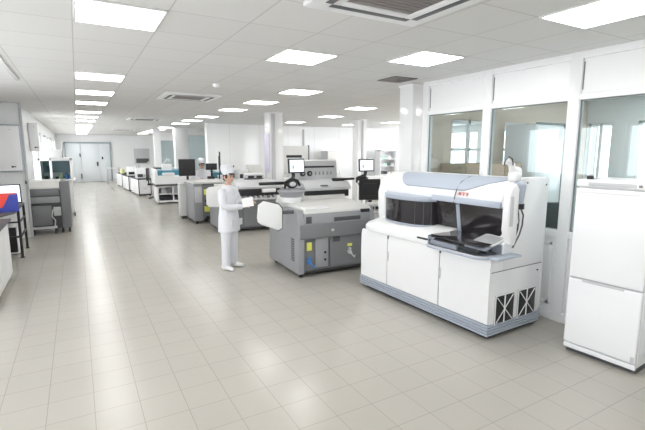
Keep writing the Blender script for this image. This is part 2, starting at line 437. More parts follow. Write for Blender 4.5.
tag(sm.build('smoke_detector', 'white'), 'small round smoke detector on the ceiling right of the second cassette', 'smoke detector', loc=(1.87, 6.45, CH))

# ------------------------------------------------------------------ big white analyser (foreground right)
A = thing('laboratory_analyzer', 'large white floor analyser with smoked black window and ribbed blue-grey base, nearest machine', 'analyser', (3.35, 2.64, 0), 1.67)
MB().box(.025, .84, 0, 2.06, .15, .80, .02, 3).build('cabinet_body', 'white', A)
MB().box(.06, .80, .05, 2.0, 0.0, .08, .004).build('plinth', 'black', A)
bb = MB()
for k in range(4):
    z = .05 + k * .03
    bb.box(-.012, .85, -.012, 2.07, z, z + .023, .008, 3)
MB().box(0.004, .838, 0.004, 2.056, .05, .165, .006).build('skirt_core', 'grey', A)
bb.build('base_skirt', 'bluegrey', A)
for i, (a, b) in enumerate(((0.0, .637), (.648, 1.505), (1.516, 2.055))):
    dr = MB()
    pts = [(.03, .172), (0.0, .172), (-.004, .5), (0.0, .74), (.012, .80), (.03, .81)]
    dr.prism(pts, 'y', a, b, 0)
    o = dr.build('door', 'white', A)
    if i < 2:
        ys = b
        h = MB().ball((0, ys - .012, .54), (.012, .016, .07)); h.build('handle', 'palegrey', o)
for y in (.63, 1.498): MB().box(.004, .03, y, y + .025, .172, .80, 0).build('door_gap', 'darkgrey', A)
# worktop
wt = MB()
prof = [(-.012, .815), (-.014, .86), (.0, .895), (.05, .925), (.35, .975), (.6, .98), (.6, .81), (.0, .81)]
rings = []
for y in (.74, .76, 1.0, 1.4, 1.8, 1.95, 2.03, 2.06):
    k = {1.95: .02, 2.03: .06, 2.06: .12}.get(y, 0)
    rings.append([Vector((max(x, x + k * (1 if x < .3 else 0)), y, z - k * .3 * (z > .87))) for x, z in prof])
wt.loft(rings)
wt.box(.0, .6, 0, .76, .79, .84, .006)
wt.build('worktop', 'white', A)
MB().box(-.022, 0.01, .78, .98, .868, .888, .006).build('card_slot', 'black', A)
# tower
tw = MB()
tw.prism([(.47, .80), (.42, 1.0), (.38, 1.25), (.30, 1.30), (.285, 1.36), (.31, 1.43), (.37, 1.51), (.46, 1.56), (.52, 1.57), (.84, 1.57), (.84, .80)], 'y', .12, 2.0, .0)
tw.build('tower_housing', 'white', A)
ck = MB().prism([(.33, .82), (.28, 1.0), (.27, 1.3), (.31, 1.43), (.40, 1.52), (.5, 1.555), (.84, 1.555), (.84, .82)], 'y', 1.90, 2.06, .02)
ck.build('end_cheek', 'white', A)
ep = MB().prism([(.17, .70), (.17, .95), (.30, 1.02), (.36, 1.30), (.34, 1.42), (.37, 1.56), (.42, 1.585), (.84, 1.585), (.84, .70)], 'y', -.006, .12, .006)
ep.box(.83, .842, -.007, .12, .2, 1.5, .002)
ep.build('side_panel', 'white', A)
MB().box(.02, .835, -.004, .01, .688, .694, 0).build('panel_seam', 'darkgrey', A)
# grey-blue stripe on the hood
st = MB()
def hoodpt(s):     # along the hood curve from lower lip to top
    P = [(.300, 1.425), (.335, 1.475), (.37, 1.512), (.415, 1.542), (.46, 1.562), (.52, 1.574)]
    return P[s]
n = 6; rows_ = []
for j in range(0, 25):
    y = .16 + j * (1.72 - .16) / 24
    lo = 0.
    if y > 1.52: lo = 3.2 * ((y - 1.52) / .20) ** 2
    if y < .62: lo = 3.8 * ((.62 - y) / .46) ** 1.2
    row = []
    for s in range(n):
        q = lo + (5 - lo) * s / 5; q = min(q, 5)
        i0 = min(int(q), 4); f_ = q - i0
        a, b = hoodpt(i0), hoodpt(i0 + 1)
        row.append(Vector((a[0] + (b[0] - a[0]) * f_ - .006, y, a[1] + (b[1] - a[1]) * f_ + .006)))
    rows_.append(row + [p + Vector((.03, 0, -.03)) for p in row[::-1]])
st.loft(rows_)
st.build('hood_stripe', 'bluegrey', A)
MB().prism([(.262, 1.285), (.262, 1.315), (.285, 1.345), (.40, 1.345), (.40, 1.285)], 'y', .13, 1.06, .004).build('lower_trim', 'bluegrey', A)
sl = MB().tube([(.42, .715, 1.0), (.35, .715, 1.25), (.262, .715, 1.29), (.275, .715, 1.36), (.297, .71, 1.43), (.36, .70, 1.514), (.45, .67, 1.566), (.56, .62, 1.577)], .005)
sl.build('hood_seam', 'darkgrey', A)
# smoked windows
MB().prism([(.44, .93), (.40, .93), (.33, 1.28), (.42, 1.28)], 'y', .74, 1.1).build('smoked_window', 'smoke', A)
MB().prism([(.44, .86), (.40, .86), (.325, 1.28), (.42, 1.28)], 'y', .13, .69).build('smoked_window', 'smoke', A)
MB().prism([(.42, .86), (.39, .86), (.32, 1.285), (.40, 1.285)], 'y', .69, .74, .003).build('window_post', 'bluegrey', A)
bul = []
def bulge(grow):
    pts = []
    for k in range(17):
        a = PI * k / 16
        y = 1.475 - .425 * math.cos(a) * (1 + grow * .1)
        x = .40 - (.27 + grow * .02) * math.sin(a) ** .75 if 0 < k < 16 else .40
        pts.append((x, y))
    return pts + [(.46, 1.90), (.46, 1.05)]
MB().prism(bulge(0), 'z', .965, 1.255).build('curved_window', 'smoke', A)
MB().prism(bulge(.6), 'z', 1.255, 1.315, .01).build('bulge_cap', 'bluegrey', A)
MB().prism(bulge(.3), 'z', .955, .972, .003).build('bulge_sill', 'bluegrey', A)
rb = MB()
for k in range(9):
    a = PI * (k + 1) / 10
    rb.cyl((.40 - .265 * math.sin(a) ** .75, 1.475 - .425 * math.cos(a), .975), (.40 - .265 * math.sin(a) ** .75, 1.475 - .425 * math.cos(a), 1.25), .004, n=6)
rb.build('window_rib', 'darkgrey', A)
# sample tray with smoked cover
def rrect(x0, x1, y0, y1, r, n=6):
    pts = []
    for cx, cy, a0 in ((x1 - r, y1 - r, 0), (x0 + r, y1 - r, 90), (x0 + r, y0 + r, 180), (x1 - r, y0 + r, 270)):
        for k in range(n + 1):
            a = math.radians(a0 + 90 * k / n); pts.append((cx + r * math.cos(a), cy + r * math.sin(a)))
    return pts
MB().prism(rrect(-.13, .4, .0, .76, .1), 'z', .845, .862, .004).build('tray', 'palegrey', A)
MB().prism(rrect(-.145, .3, -.01, .775, .12), 'z', .83, .852, .008).build('tray_bumper', 'bluegrey', A)
cv = MB(); cv.prism(rrect(-.10, .42, .05, .74, .08), 'z', .945, .958, .003)
cv.build('tray_cover', 'smoke', A)
cg = MB(); cg.prism(rrect(-.125, .40, .01, .765, .1), 'z', .862, .946); cg.build('clear_guard', 'smokeclear', A)
rk = MB()
for k in range(6): rk.box(-.04 + .06 * k, .0 + .06 * k, .12, .62, .862, .90, .004)
rk.build('sample_rack', 'darkgrey', A)
bk = MB().box(-.09, -.05, .35, .7, .862, .91, .005); bk.build('rack_front', 'white', A)
# ribbed sloping tray at right
kb = MB(); kb.m = Matrix.Translation((.12, .16, .955)) @ Matrix.Rotation(math.radians(-14), 4, 'Y')
kb.box(-.17, .17, -.13, .13, -.012, .012, .01)
kr = MB(); kr.m = kb.m
for k in range(8): kr.box(-.10, .14, -.11 + k * .03, -.10 + k * .03, .010, .016, .002)
kr.build('tray_slots', 'grey', A)
kb.box(-.03, .2, .04, .13, -.08, 0, .01)
kb.build('ribbed_tray', 'white', A)
MB().box(-.05, .3, -.12, .0, .84, .862, .008).build('side_shelf', 'bluegrey', A)
# swing panel seen edge on, joint, cables
sp = MB(); sp.prism([(.19, 1.12), (.20, 1.44), (.24, 1.52), (.30, 1.55), (.34, 1.50), (.335, 1.02), (.31, .97), (.25, .99)], 'y', -.13, -.06, .012)
sp.build('swing_panel', 'white', A)
MB().box(.21, .255, -.138, -.131, 1.16, 1.44, .01).build('swing_panel_inset', 'palegrey', A)
jn = MB(); jn.cyl((0.385, -.09, 1.36), (0.385, -.09, 1.53), .04, .058, 20); jn.ball((0.385, -.09, 1.53), (.058, .058, .045))
jn.box(.355, .415, -.11, .0, 1.40, 1.46, .01)
jn.build('arm_joint', 'bluegrey', A)
MB().cyl((0.385, -.11, 1.31), (0.385, -.11, 1.36), .035).build('arm_collar', 'black', A)
cb = MB()
cb.tube([(0.425, -.09, 1.31), (0.485, -.08, 1.24), (0.510, -.06, 1.14), (0.475, -.06, 1.05), (0.395, -.08, .99), (0.365, -.07, .93)], .008)
cb.tube([(0.365, -.1, 1.32), (0.365, -.12, 1.2), (0.355, -.12, 1.12), (0.375, -.09, 1.05)], .006)
cb.build('cable', 'darkgrey', A)
MB().box(.345, .385, -.10, -.05, 1.10, 1.17, .006).build('cable_clamp', 'black', A)
rt = MB(); rt.box(.22, .33, -.09, .0, 1.565, 1.66, .02, 3); rt.tube([(0.255, -.04, 1.64), (0.225, -.04, 1.72), (0.165, -.04, 1.76), (0.105, -.04, 1.74)], [.035, .03, .026, .02]); rt.ball((0.325, -.03, 1.66), .045)
rt.build('top_bracket', 'white', A)
MB().tube([(0.105, -.05, 1.72), (0.095, -.06, 1.76), (0.135, -.07, 1.80), (0.185, -.07, 1.78), (0.205, -.07, 1.72)], .006).build('top_cable', 'darkgrey', A)
for o_ in list(A.children):
    k_ = o_.name.split('.')[0]
    sh_ = {'swing_panel': -.155, 'swing_panel_inset': -.155, 'arm_joint': -.15, 'arm_collar': -.15, 'cable': -.15, 'cable_clamp': -.15, 'top_bracket': -.06, 'top_cable': -.06}.get(k_)
    if sh_: o_.data.transform(Matrix.Translation((sh_, 0, 0)))
# vents in the side
for a in (.10, .46):
    v = MB().box(a, a + .29, -.008, 0.01, .15, .45, .003).build('vent', 'black', A)
    x = MB().tube([(a + .02, -.012, .17), (a + .27, -.012, .43)], .005, 6).tube([(a + .27, -.012, .17), (a + .02, -.012, .43)], .005, 6)
    x.box(a + .135, a + .15, -.014, -.006, .16, .44, .002)
    x.box(a, a + .29, -.013, -.006, .44, .455, .002).box(a - .006, a + .006, -.013, -.006, .15, .45, .002)
    x.build('vent_guard', 'white', v)
MB().cyl((.76, -.012, .62), (.76, 0, .62), .008).cyl((.80, -.012, 1.51), (.80, 0, 1.51), .008).cyl((.48, -.012, 1.54), (.48, 0, 1.54), .008).build('screw', 'darkgrey', A)
# three small red glyphs under the stripe
lt = MB()
for gi, y in enumerate((.655, .605, .555)):
    x = .279
    if gi == 0:
        for dy in (-.012, 0, .012): lt.box(x, x + .012, y + dy - .002, y + dy + .002, 1.372, 1.404, 0)
        for z in (1.374, 1.388, 1.402): lt.box(x, x + .012, y - .014, y + .014, z - .002, z + .002, 0)
    else:
        lt.box(x, x + .012, y - .017, y + .017, 1.40, 1.406, 0).box(x, x + .012, y - .014, y + .014, 1.386, 1.391, 0)
        lt.box(x, x + .012, y - .003, y + .003, 1.368, 1.404, 0).box(x, x + .012, y - .009, y + .009, 1.372, 1.376, 0)
lt.build('lettering', 'red', A, 'red lettering')

# ------------------------------------------------------------------ refrigerator
F = thing('refrigerator', 'tall white two-door refrigerator with freezer below, standing against the glass partition', 'refrigerator', (3.83, 2.17, 0), 4)
# local x = depth, local y negative = toward camera right
MB().box(.05, .54, -.58, 0, .05, 1.57, .01, 3).build('cabinet', 'whitemetal', F)
MB().box(.06, .54, -.575, -.005, 0, .05, .004).build('plinth', 'darkgrey', F)
d = MB().box(0, .045, -.58, 0, .725, 1.53, .012, 4).build('upper_door', 'whitemetal', F)
MB().box(-.004, .01, -.57, -.01, 1.49, 1.515, .003).build('handle_lip', 'white', d)
d = MB().box(0, .045, -.58, 0, .10, .71, .012, 4).build('freezer_door', 'whitemetal', F)
MB().box(-.004, .01, -.45, -.12, .695, .709, .003).build('handle_recess', 'palegrey', d)
MB().box(.01, .05, -.58, 0, .045, .09, .006).build('kick_panel', 'whitemetal', F)
MB().box(.03, .05, -.575, -.005, .705, .73, 0).build('door_gap', 'palegrey', F)
tp = MB().box(0.0, .54, -.58, 0, 1.54, 1.605, .012, 3).build('top_cover', 'white', F)
MB().box(-.004, .004, -.46, -.10, 1.555, 1.585, .003).build('control_strip', 'palegrey', tp)
MB().box(-.006, .002, -.50, -.475, 1.56, 1.58, .003).build('control_knob', 'grey', tp)
MB().box(-.003, .03, -.572, -.545, .11, .16, .003).build('hinge', 'palegrey', F)
o = MB().box(-.04, .04, -.025, .025, 0, .03, .006).build('small_box', 'black')
tag(o, 'tiny black case lying on the left end of the refrigerator top', 'case', loc=(3.93, 2.11, 1.605), rz=20)

# ------------------------------------------------------------------ monitors
def monitor(par, x, y, z, w_, h_, yaw, tilt=0, lit=True, body='black', depth=.03):
    """screen as parts of par; front faces local -Y before yaw"""
    R = Matrix.Translation((x, y, z)) @ Matrix.Rotation(math.radians(yaw), 4, 'Z') @ Matrix.Rotation(math.radians(tilt), 4, 'X')
    b = MB(); b.m = R; b.box(-w_ / 2, w_ / 2, -depth / 2, depth / 2, -h_ / 2, h_ / 2, .008, 3)
    b.box(-w_ * .3, w_ * .3, depth / 2, depth / 2 + .02, -h_ * .3, h_ * .3, .008)
    sc = b.build('monitor', body, par)
    s = MB(); s.m = R; s.box(-w_ / 2 + .02, w_ / 2 - .02, -depth / 2 - .003, -depth / 2 + .002, -h_ / 2 + .02, h_ / 2 - .02, .001)
    s.build('screen', 'screen' if lit else 'black', sc)
    if lit:
        k = MB(); k.m = R
        k.box(-w_ * .28, -w_ * .2, -depth / 2 - .005, -depth / 2, -h_ * .2, h_ * .05, 0).box(-.02, w_ * .3, -depth / 2 - .005, -depth / 2, h_ * .1, h_ * .115, 0)
        k.box(-w_ * .1, w_ * .2, -depth / 2 - .005, -depth / 2, -h_ * .1, -h_ * .09, 0)
        k.build('screen_graphic', 'screenmark', sc)
    return sc

# ------------------------------------------------------------------ grey floor analysers (two alike)
def grey_analyzer(name, label, loc, W, D, H, riser=True, service=True, rz=0., group='grey floor analysers in the middle row'):
    """origin: front left corner on the floor, x right, y back, z up"""
    t = thing(name, label, 'analyser', loc, rz, group)
    # wheels
    castors(t, [(x, y) for x in (.08, W - .1) for y in (.08, D - .1)], .03)
    MB().box(.02, W - .02, .04, D - .02, .06, .12, .006).build('chassis', 'darkgrey', t)
    # left side shell, wide foot sweeping out
    s = MB().prism([(-.015, .07), (D, .07), (D + .0, H - .08), (D * .5, H + .0), (.05, H - .0), (-.015, H - .12), (-.03, H - .3)], 'x', 0, .10, .012)
    s.build('side_shell', 'silver', t)
    s = MB().prism([(-.015, .07), (D, .07), (D, H - .08), (D * .5, H), (.05, H), (-.015, H - .12), (-.03, H - .3)], 'x', W - .08, W, .012)
    s.build('side_shell', 'silver', t)
    # body lower, front frame and recess
    MB().box(.09, W - .07, .02, D, .10, H - .38, .006).build('lower_body', 'grey', t)
    fm = MB().box(.08, .30, -.012, .02, H - .62, H - .36, .006)
    MB().prism([(.52, .60), (W - .1, .60), (W - .1, .13), (.54, .13)], 'y', .0, .02).build('service_panel', 'grey', t)
    fm.bm.free()
    MB().box(.02, W - .01, -.035, .10, H - .42, H - .20, .02, 3).build('front_fascia', 'grey', t)
    MB().box(.10, W - .07, -.01, .10, H - .22, H - .05, .01).build('upper_fascia', 'silver', t)
    MB().box(.13, .22, -.016, 0, H - .19, H - .09, .004).build('side_grille', 'darkgrey', t)
    MB().box(W * .45, W * .8, -.014, 0, H - .185, H - .125, .004).build('vent_strip', 'darkgrey', t)
    MB().ball((W * .42, -.036, H - .31), (.03, .008, .02)).build('badge', 'palegrey', t)
    # side grille on left shell
    sg = MB()
    for k in range(10): sg.box(-.004, .01, .12, .24, .24 + .035 * k, .262 + .035 * k, .002)
    sg.build('side_louvre', 'darkgrey', t)
    # white top shell sloping up to the back
    tp = MB().prism([(.0, H - .10), (.005, H - .03), (.05, H + .01), (.45, H + .05), (D, H + .05), (D, H - .10)], 'x', .12, W - .06, .014)
    tp.build('top_shell', 'offwhite', t)
    MB().box(W - .26, W - .10, -.02, .02, H - .08, H - .03, .004).build('latch', 'black', t)
    MB().box(.14, W * .42, .03, .30, H + .0, H + .03, .02, 3).build('top_lid', 'white', t)
    if service:
        MB().box(.28, .49, -.012, 0, .14, .60, .004).build('service_door', 'silver', t)
        for dx, lab in ((.17, True), (.86, False)):
            MB().box(dx - .03, dx + .05, -.014, 0, .41, .53 if dx < .5 else .45, .003).build('yellow_label', 'yellow', t, 'yellow warning label')
            z = .24 if dx < .5 else .32; c = MB().cyl((dx, -.05, z), (dx, 0, z), .03); c.cyl((dx + .01, -.03, z + .05), (dx + .01, 0, z + .05), .022)
            c.tube([(dx, -.05, z), (dx + .03, -.08, z - .05), (dx + .06, -.06, z - .08), (dx + .1, -.02, z - .06)], .011)
            c.build('hose_fitting', 'bluetube' if dx < .5 else 'palegrey', t, 'blue hose fitting' if dx < .5 else None)
        for z in (.25, .36): MB().cyl((.44, -.02, z), (.44, 0, z), .018).build('port', 'black', t)
        MB().box(.58, .70, -.004, .012, .50, .60, .004).build('vent', 'darkgrey', t)
    return t

m2 = grey_analyzer('sample_processor', 'grey floor analyser with blue hose fitting and yellow labels beside the white analyser', (2.67, 5.40, 0), 1.32, 1.15, 1.0, rz=-2)
# rear riser of that machine with hood, slot and dials
MB().box(.14, 1.26, .80, 1.15, 1.0, 1.12, .01).build('rear_deck', 'offwhite', m2)
MB().box(.55, 1.36, .84, .95, 1.08, 1.20, .01).build('loading_slot', 'black', m2)
MB().prism([(.80, 1.20), (.79, 1.24), (.86, 1.31), (1.0, 1.36), (1.15, 1.36), (1.15, 1.20)], 'x', .50, 1.38, .012).build('rear_hood', 'palegrey', m2)
MB().box(.80, .93, .80, .86, 1.27, 1.285, .002).build('hood_badge', 'darkgrey', m2)
rp = MB().prism([(1.10, 1.34), (1.14, 1.68), (1.17, 1.70), (1.24, 1.70), (1.24, 1.34)], 'x', .46, 1.28, .01).build('control_riser', 'palegrey', m2)
MB().box(.52, 1.22, 1.115, 1.14, 1.565, 1.595, .002).build('riser_stripe', 'black', rp)
for x in (.60, .73):
    MB().cyl((x, 1.08, 1.47), (x, 1.14, 1.47), .045, .045, 20).build('dial', 'black', rp)
    MB().cyl((x, 1.072, 1.47), (x, 1.081, 1.47), .02, .02).build('dial_cap', 'silver', rp)
for k in range(5): MB().box(.84 + k * .075, .865 + k * .075, 1.10, 1.13, 1.44, 1.50, .003).build('button', 'silver', rp)
# carousel and monitor arm at its left rear
ca = MB().lathe([(.16, 1.05), (.17, 1.12), (.20, 1.20), (.22, 1.215), (.22, 1.235), (.14, 1.26), (.03, 1.27)], (.22, .72, 0))
ca.build('carousel', 'silver', m2)
MB().lathe([(.165, 1.05), (.175, 1.13), (.175, 1.16)], (.22, .72, 0)).build('carousel_bowl', 'white', m2)
ar = MB().ball((.24, .74, 1.33), (.10, .08, .07)); ar.tube([(.12, .74, 1.26), (.13, .74, 1.36), (.24, .74, 1.42), (.34, .74, 1.38), (.38, .74, 1.30)], .022)
ar.tube([(.24, .74, 1.38), (.28, .76, 1.46), (.28, .78, 1.5)], .03); ar.box(-.28, .16, .80, .85, 1.32, 1.37, .015)
ar.build('monitor_arm', 'black', m2)
MB().ball((.22, .655, 1.335), (.055, .02, .04)).build('arm_cap', 'palegrey', m2)
MB().box(.2, .46, .82, .86, 1.745, 1.785, .006).build('bar_reader', 'black', m2)
monitor(m2, .33, .76, 1.615, .30, .23, 8, -4)
ar = MB().box(1.30, 1.55, .95, 1.0, 1.345, 1.385, .015); ar.ball((1.66, .90, 1.37), (.12, .08, .05)); ar.tube([(1.56, .9, 1.30), (1.56, .9, 1.38), (1.68, .9, 1.42), (1.78, .9, 1.36)], .02)
ar.tube([(1.72, .9, 1.40), (1.74, .9, 1.5)], .03); ar.tube([(1.58, .9, 1.3), (1.62, .9, 1.22), (1.72, .9, 1.2), (1.74, .9, 1.26)], .008); ar.box(1.1, 1.32, .93, 1.0, 1.33, 1.39, .012)
ar.build('monitor_arm', 'black', m2)
monitor(m2, 1.74, .88, 1.60, .30, .22, -6, -4)
# hinged white tray flap at the left front
fl = MB(); fl.prism([(-.56, .93), (-.54, 1.11), (-.46, 1.16), (-.24, 1.10), (-.19, 1.04), (-.19, .76), (-.25, .73), (-.50, .83), (-.55, .87)], 'y', .10, .14, .012)
o = fl.build('open_flap', 'white', m2)
ed = MB(); ed.tube([(-.46, .15, 1.17), (-.23, .15, 1.105), (-.175, .15, 1.04), (-.175, .15, .75), (-.25, .15, .72)], .014)
ed.box(-.2, .02, .13, .2, .95, 1.0, .005)
ed.build('flap_edge', 'darkgrey', o)

m3 = grey_analyzer('sample_processor', 'grey floor analyser with long black loading bay, directly behind the standing woman', (2.72, 9.35, 0), 1.55, 1.1, 1.0, service=False, rz=-2)
MB().box(.38, 1.40, -.05, .05, .84, .99, .01).build('loading_bay', 'black', m3)
MB().prism([(-.03, .99), (-.04, 1.03), (.05, 1.12), (.25, 1.16), (1.0, 1.16), (1.0, .99)], 'x', .35, 1.42, .012).build('bay_hood', 'palegrey', m3)
MB().box(.95, 1.28, -.10, -.04, .90, .985, .01).build('tray_label', 'white', m3)
rr = MB()
for k in range(8): rr.box(.40 + k * .12, .44 + k * .12, -.14, -.02, .78, .83, .003)
rr.box(.34, 1.40, -.14, .0, .74, .78, .006)
rr.build('rack_row', 'palegrey', m3)
MB().ball((1.45, .0, 1.06), (.05, .06, .05)).build('end_cap', 'palegrey', m3)
fl = MB(); fl.prism([(-.34, .70), (-.34, 1.02), (-.28, 1.07), (.0, 1.10), (.05, 1.04), (.05, .68), (0, .62), (-.28, .64)], 'y', -.12, -.08, .012)
# the white flap left of the woman
fl.build('open_flap', 'white', m3)

# narrower grey machine further back
t = thing('grey_reagent_unit', 'narrow grey floor unit with yellow labels left of the analyser behind the woman', 'laboratory unit', (2.50, 10.95, 0))
MB().box(0, .22, 0, .9, .07, 1.02, .012, 3).build('side_shell', 'silver', t)
MB().box(.22, .75, .03, .9, .10, 1.02, .006).build('body', 'grey', t)
MB().box(.0, .9, -.02, .95, 1.02, 1.08, .015, 3).build('top_shell', 'offwhite', t)
MB().box(.02, .2, -.01, .01, .55, .95, .006).build('front_panel', 'palegrey', t)
for z in (.74, .30): MB().box(.26, .40, .005, .035, z, z + .14, .004).build('yellow_label', 'yellow', t, 'yellow label')
c = MB().cyl((.34, 0, .14), (.34, .05, .14), .05); c.cyl((.32, 0, .58), (.32, .05, .58), .04); c.build('fitting', 'black', t)
castors(t, [(x, y) for x in (.06, .7) for y in (.06, .8)], .035)

# ------------------------------------------------------------------ benches and small apparatus
def bench(name, label, x0, x1, y0, y1, h=.85, kind='cabinet', top='marble', body='white', group='laboratory benches'):
    t = thing(name, label, 'bench', ((x0 + x1) / 2, (y0 + y1) / 2, 0), 0, group)
    W, D = (x1 - x0) / 2, (y1 - y0) / 2
    MB().box(-W, W, -D, D, h - .035, h, .006).build('worktop', top, t)
    if kind == 'cabinet':
        MB().box(-W + .02, W - .02, -D + .04, D - .02, .08, h - .036, .004).build('body', body, t)
        n = max(1, round(2 * W / .5))
        for k in range(n):
            a = -W + .03 + k * (2 * W - .06) / n; b = a + (2 * W - .06) / n - .01
            dd = MB().box(a, b, -D + .022, -D + .04, .1, h - .06, .004).build('door', body, t)
            MB().box((a + b) / 2 - .05, (a + b) / 2 + .05, -D + .008, -D + .022, h - .14, h - .12, .004).build('handle', 'steel', dd)
        m_ = max(1, round(2 * D / .6))
        for k in range(m_):
            a = -D + .05 + k * (2 * D - .1) / m_; b = a + (2 * D - .1) / m_ - .01
            MB().box(-W + .004, -W + .02, a, b, .1, h - .06, .004).build('side_panel', body, t)
        MB().box(-W + .05, W - .05, -D + .08, D - .05, 0, .08, 0).build('plinth', 'darkgrey', t)
    else:
        for sx in (-1, 1):
            for sy in (-1, 1):
                MB().box(sx * (W - .05) - .02, sx * (W - .05) + .02, sy * (D - .05) - .02, sy * (D - .05) + .02, 0, h - .036, .003).build('leg', kind, t)
        MB().box(-W + .05, W - .05, D - .07, D - .04, .2, .24, .003).build('rail', kind, t)
    return t

def benchtop_unit(name, label, loc, w_, d_, h_, c1='offwhite', c2='darkgrey', rz=0., cat='instrument', group=None, style=0):
    t = thing(name, label, cat, loc, rz, group)
    if style == 0:     # sloped front housing with dark window
        MB().prism([(-d_ / 2, 0), (-d_ / 2, h_ * .45), (-d_ / 2 + .06, h_ * .62), (-d_ * .1, h_), (d_ / 2, h_), (d_ / 2, 0)], 'x', -w_ / 2, w_ / 2, .01).build('housing', c1, t)
        MB().box(-w_ * .38, w_ * .2, -d_ / 2 - .008, -d_ / 2 + .01, h_ * .12, h_ * .42, .005).build('window', c2, t)
        MB().box(w_ * .26, w_ * .42, -d_ / 2 - .008, -d_ / 2 + .01, h_ * .15, h_ * .38, .005).build('keypad', 'palegrey', t)
    elif style == 1:   # box with lid and two dark openings
        MB().box(-w_ / 2, w_ / 2, -d_ / 2, d_ / 2, 0, h_ * .7, .012).build('housing', c1, t)
        MB().box(-w_ / 2 + .02, w_ / 2 - .02, -d_ / 2 + .03, d_ / 2, h_ * .7, h_, .03, 3).build('lid', 'white', t)
        for s_ in (-1, 1): MB().box(s_ * w_ * .22 - w_ * .16, s_ * w_ * .22 + w_ * .16, -d_ / 2 - .006, -d_ / 2 + .01, h_ * .15, h_ * .55, .005).build('opening', c2, t)
    elif style == 2:   # microscope
        MB().box(-.10, .10, -.14, .12, 0, .04, .015, 3).build('base', c1, t)
        MB().tube([(0, .09, .03), (0, .10, .18), (0, .07, .30), (0, -.02, .34)], [.035, .032, .035, .04]).build('arm', c1, t)
        MB().box(-.09, .09, -.10, .05, .14, .155, .005).build('stage', c2, t)
        MB().cyl((0, -.04, .18), (0, -.04, .26), .018, .03).build('objective', 'steel', t)
        for s_ in (-1, 1): MB().cyl((s_ * .03, -.05, .33), (s_ * .035, -.14, .40), .018).build('eyepiece', 'black', t)
    elif style == 3:   # bottle
        MB().lathe([(w_ / 2, 0), (w_ / 2, h_ * .65), (w_ * .2, h_ * .82), (w_ * .2, h_ * .9)]).build('body', c1, t)
        MB().cyl((0, 0, h_ * .88), (0, 0, h_), w_ * .24).build('cap', c2, t)
    elif style == 4:   # upright balance / pipette stand
        MB().lathe([(w_ / 2, 0), (w_ / 2, .02), (.02, .03), (.012, .05)]).build('base', c2, t)
        MB().cyl((0, 0, .03), (0, 0, h_), .012).build('rod', 'steel', t)
        for k in range(5):
            a = 2 * PI * k / 5
            MB().cyl((w_ * .4 * math.cos(a), w_ * .4 * math.sin(a), h_ * .35), (w_ * .35 * math.cos(a), w_ * .35 * math.sin(a), h_ * .98), .012).build('pipette', c1, t)
        MB().lathe([(w_ * .45, h_ * .7), (w_ * .45, h_ * .73)]).build('holder', c1, t)
    elif style == 5:   # keyboard
        MB().box(-w_ / 2, w_ / 2, -d_ / 2, d_ / 2, 0, .02, .006).build('case', c1, t)
        k_ = MB()
        for i in range(12):
            for j in range(4): k_.box(-w_ / 2 + .02 + i * (w_ - .04) / 12, -w_ / 2 + .012 + (i + 1) * (w_ - .04) / 12, -d_ / 2 + .015 + j * (d_ - .03) / 4, -d_ / 2 + .008 + (j + 1) * (d_ - .03) / 4, .02, .027, 0)
        k_.build('keys', c2, t)
    return t

def desk_monitor(label, loc, w_, h_, rz, lit=True, top=.4, group=None):
    t = thing('computer_monitor', label, 'monitor', loc, rz, group)
    MB().lathe([(.11, 0), (.11, .012), (.03, .02)]).build('stand_base', 'black', t)
    MB().box(-.03, .03, -.005, .03, .015, top - h_ / 2, .006).build('stand_neck', 'black', t)
    monitor(t, 0, -.01, top, w_, h_, 0, 0, lit)
    return t

# desk between the two big machines with black monitor
bench('side_bench', 'small pale bench behind the white analyser carrying a black monitor', 4.08, 4.72, 5.65, 6.45, .86, 'cabinet')
desk_monitor('black computer monitor turned away, between grey and white analysers', (4.38, 6.02, .86), .40, .36, 168, False, .33)
benchtop_unit('sample_mixer', 'small pale grey mixer with two openings under the black monitor', (4.27, 5.80, .86), .20, .16, .13, 'palegrey', 'black', 0, style=1)

# row behind: bench with small instruments right of the second grey analyser
bench('instrument_bench', 'long white bench with small instruments beyond the grey analysers', 3.8, 5.9, 11.9, 12.7, 1.02)
benchtop_unit('bench_analyzer', 'boxy white instrument with two black openings on the long bench', (4.2, 12.15, 1.02), .34, .36, .30, 'offwhite', 'black', style=1)
benchtop_unit('bench_analyzer', 'pale instrument with sloped front left of the column', (4.62, 12.2, 1.02), .42, .4, .42, 'offwhite', 'darkgrey', style=0)
benchtop_unit('microscope', 'small grey microscope on the long bench left of the boxy instrument', (3.92, 12.3, 1.02), .3, .3, .38, 'palegrey', 'darkgrey', style=2)
benchtop_unit('microscope', 'white microscope near the column on the long bench', (5.2, 12.15, 1.02), .3, .3, .38, 'white', 'black', style=2)
benchtop_unit('keyboard', 'black keyboard lying on top of the analyser behind the woman', (3.75, 10.0, 1.162), .45, .16, .03, 'black', 'darkgrey', style=5)
benchtop_unit('tube_rack_unit', 'low dark tray unit at the rear of the analyser behind the woman', (3.85, 10.25, 1.162), .5, .2, .14, 'palegrey', 'black', style=1)
t = desk_monitor('tall narrow black monitor seen edge on above the woman', (3.52, 12.1, .98), .46, .62, 72, False, .54)

# far white table area right
bench('work_table', 'white table in front of the glossy back wall', 6.6, 9.0, 12.6, 13.3, .9)
bench('work_table', 'white table right of the square column at the back', 9.4, 11.5, 13.0, 13.8, .9)
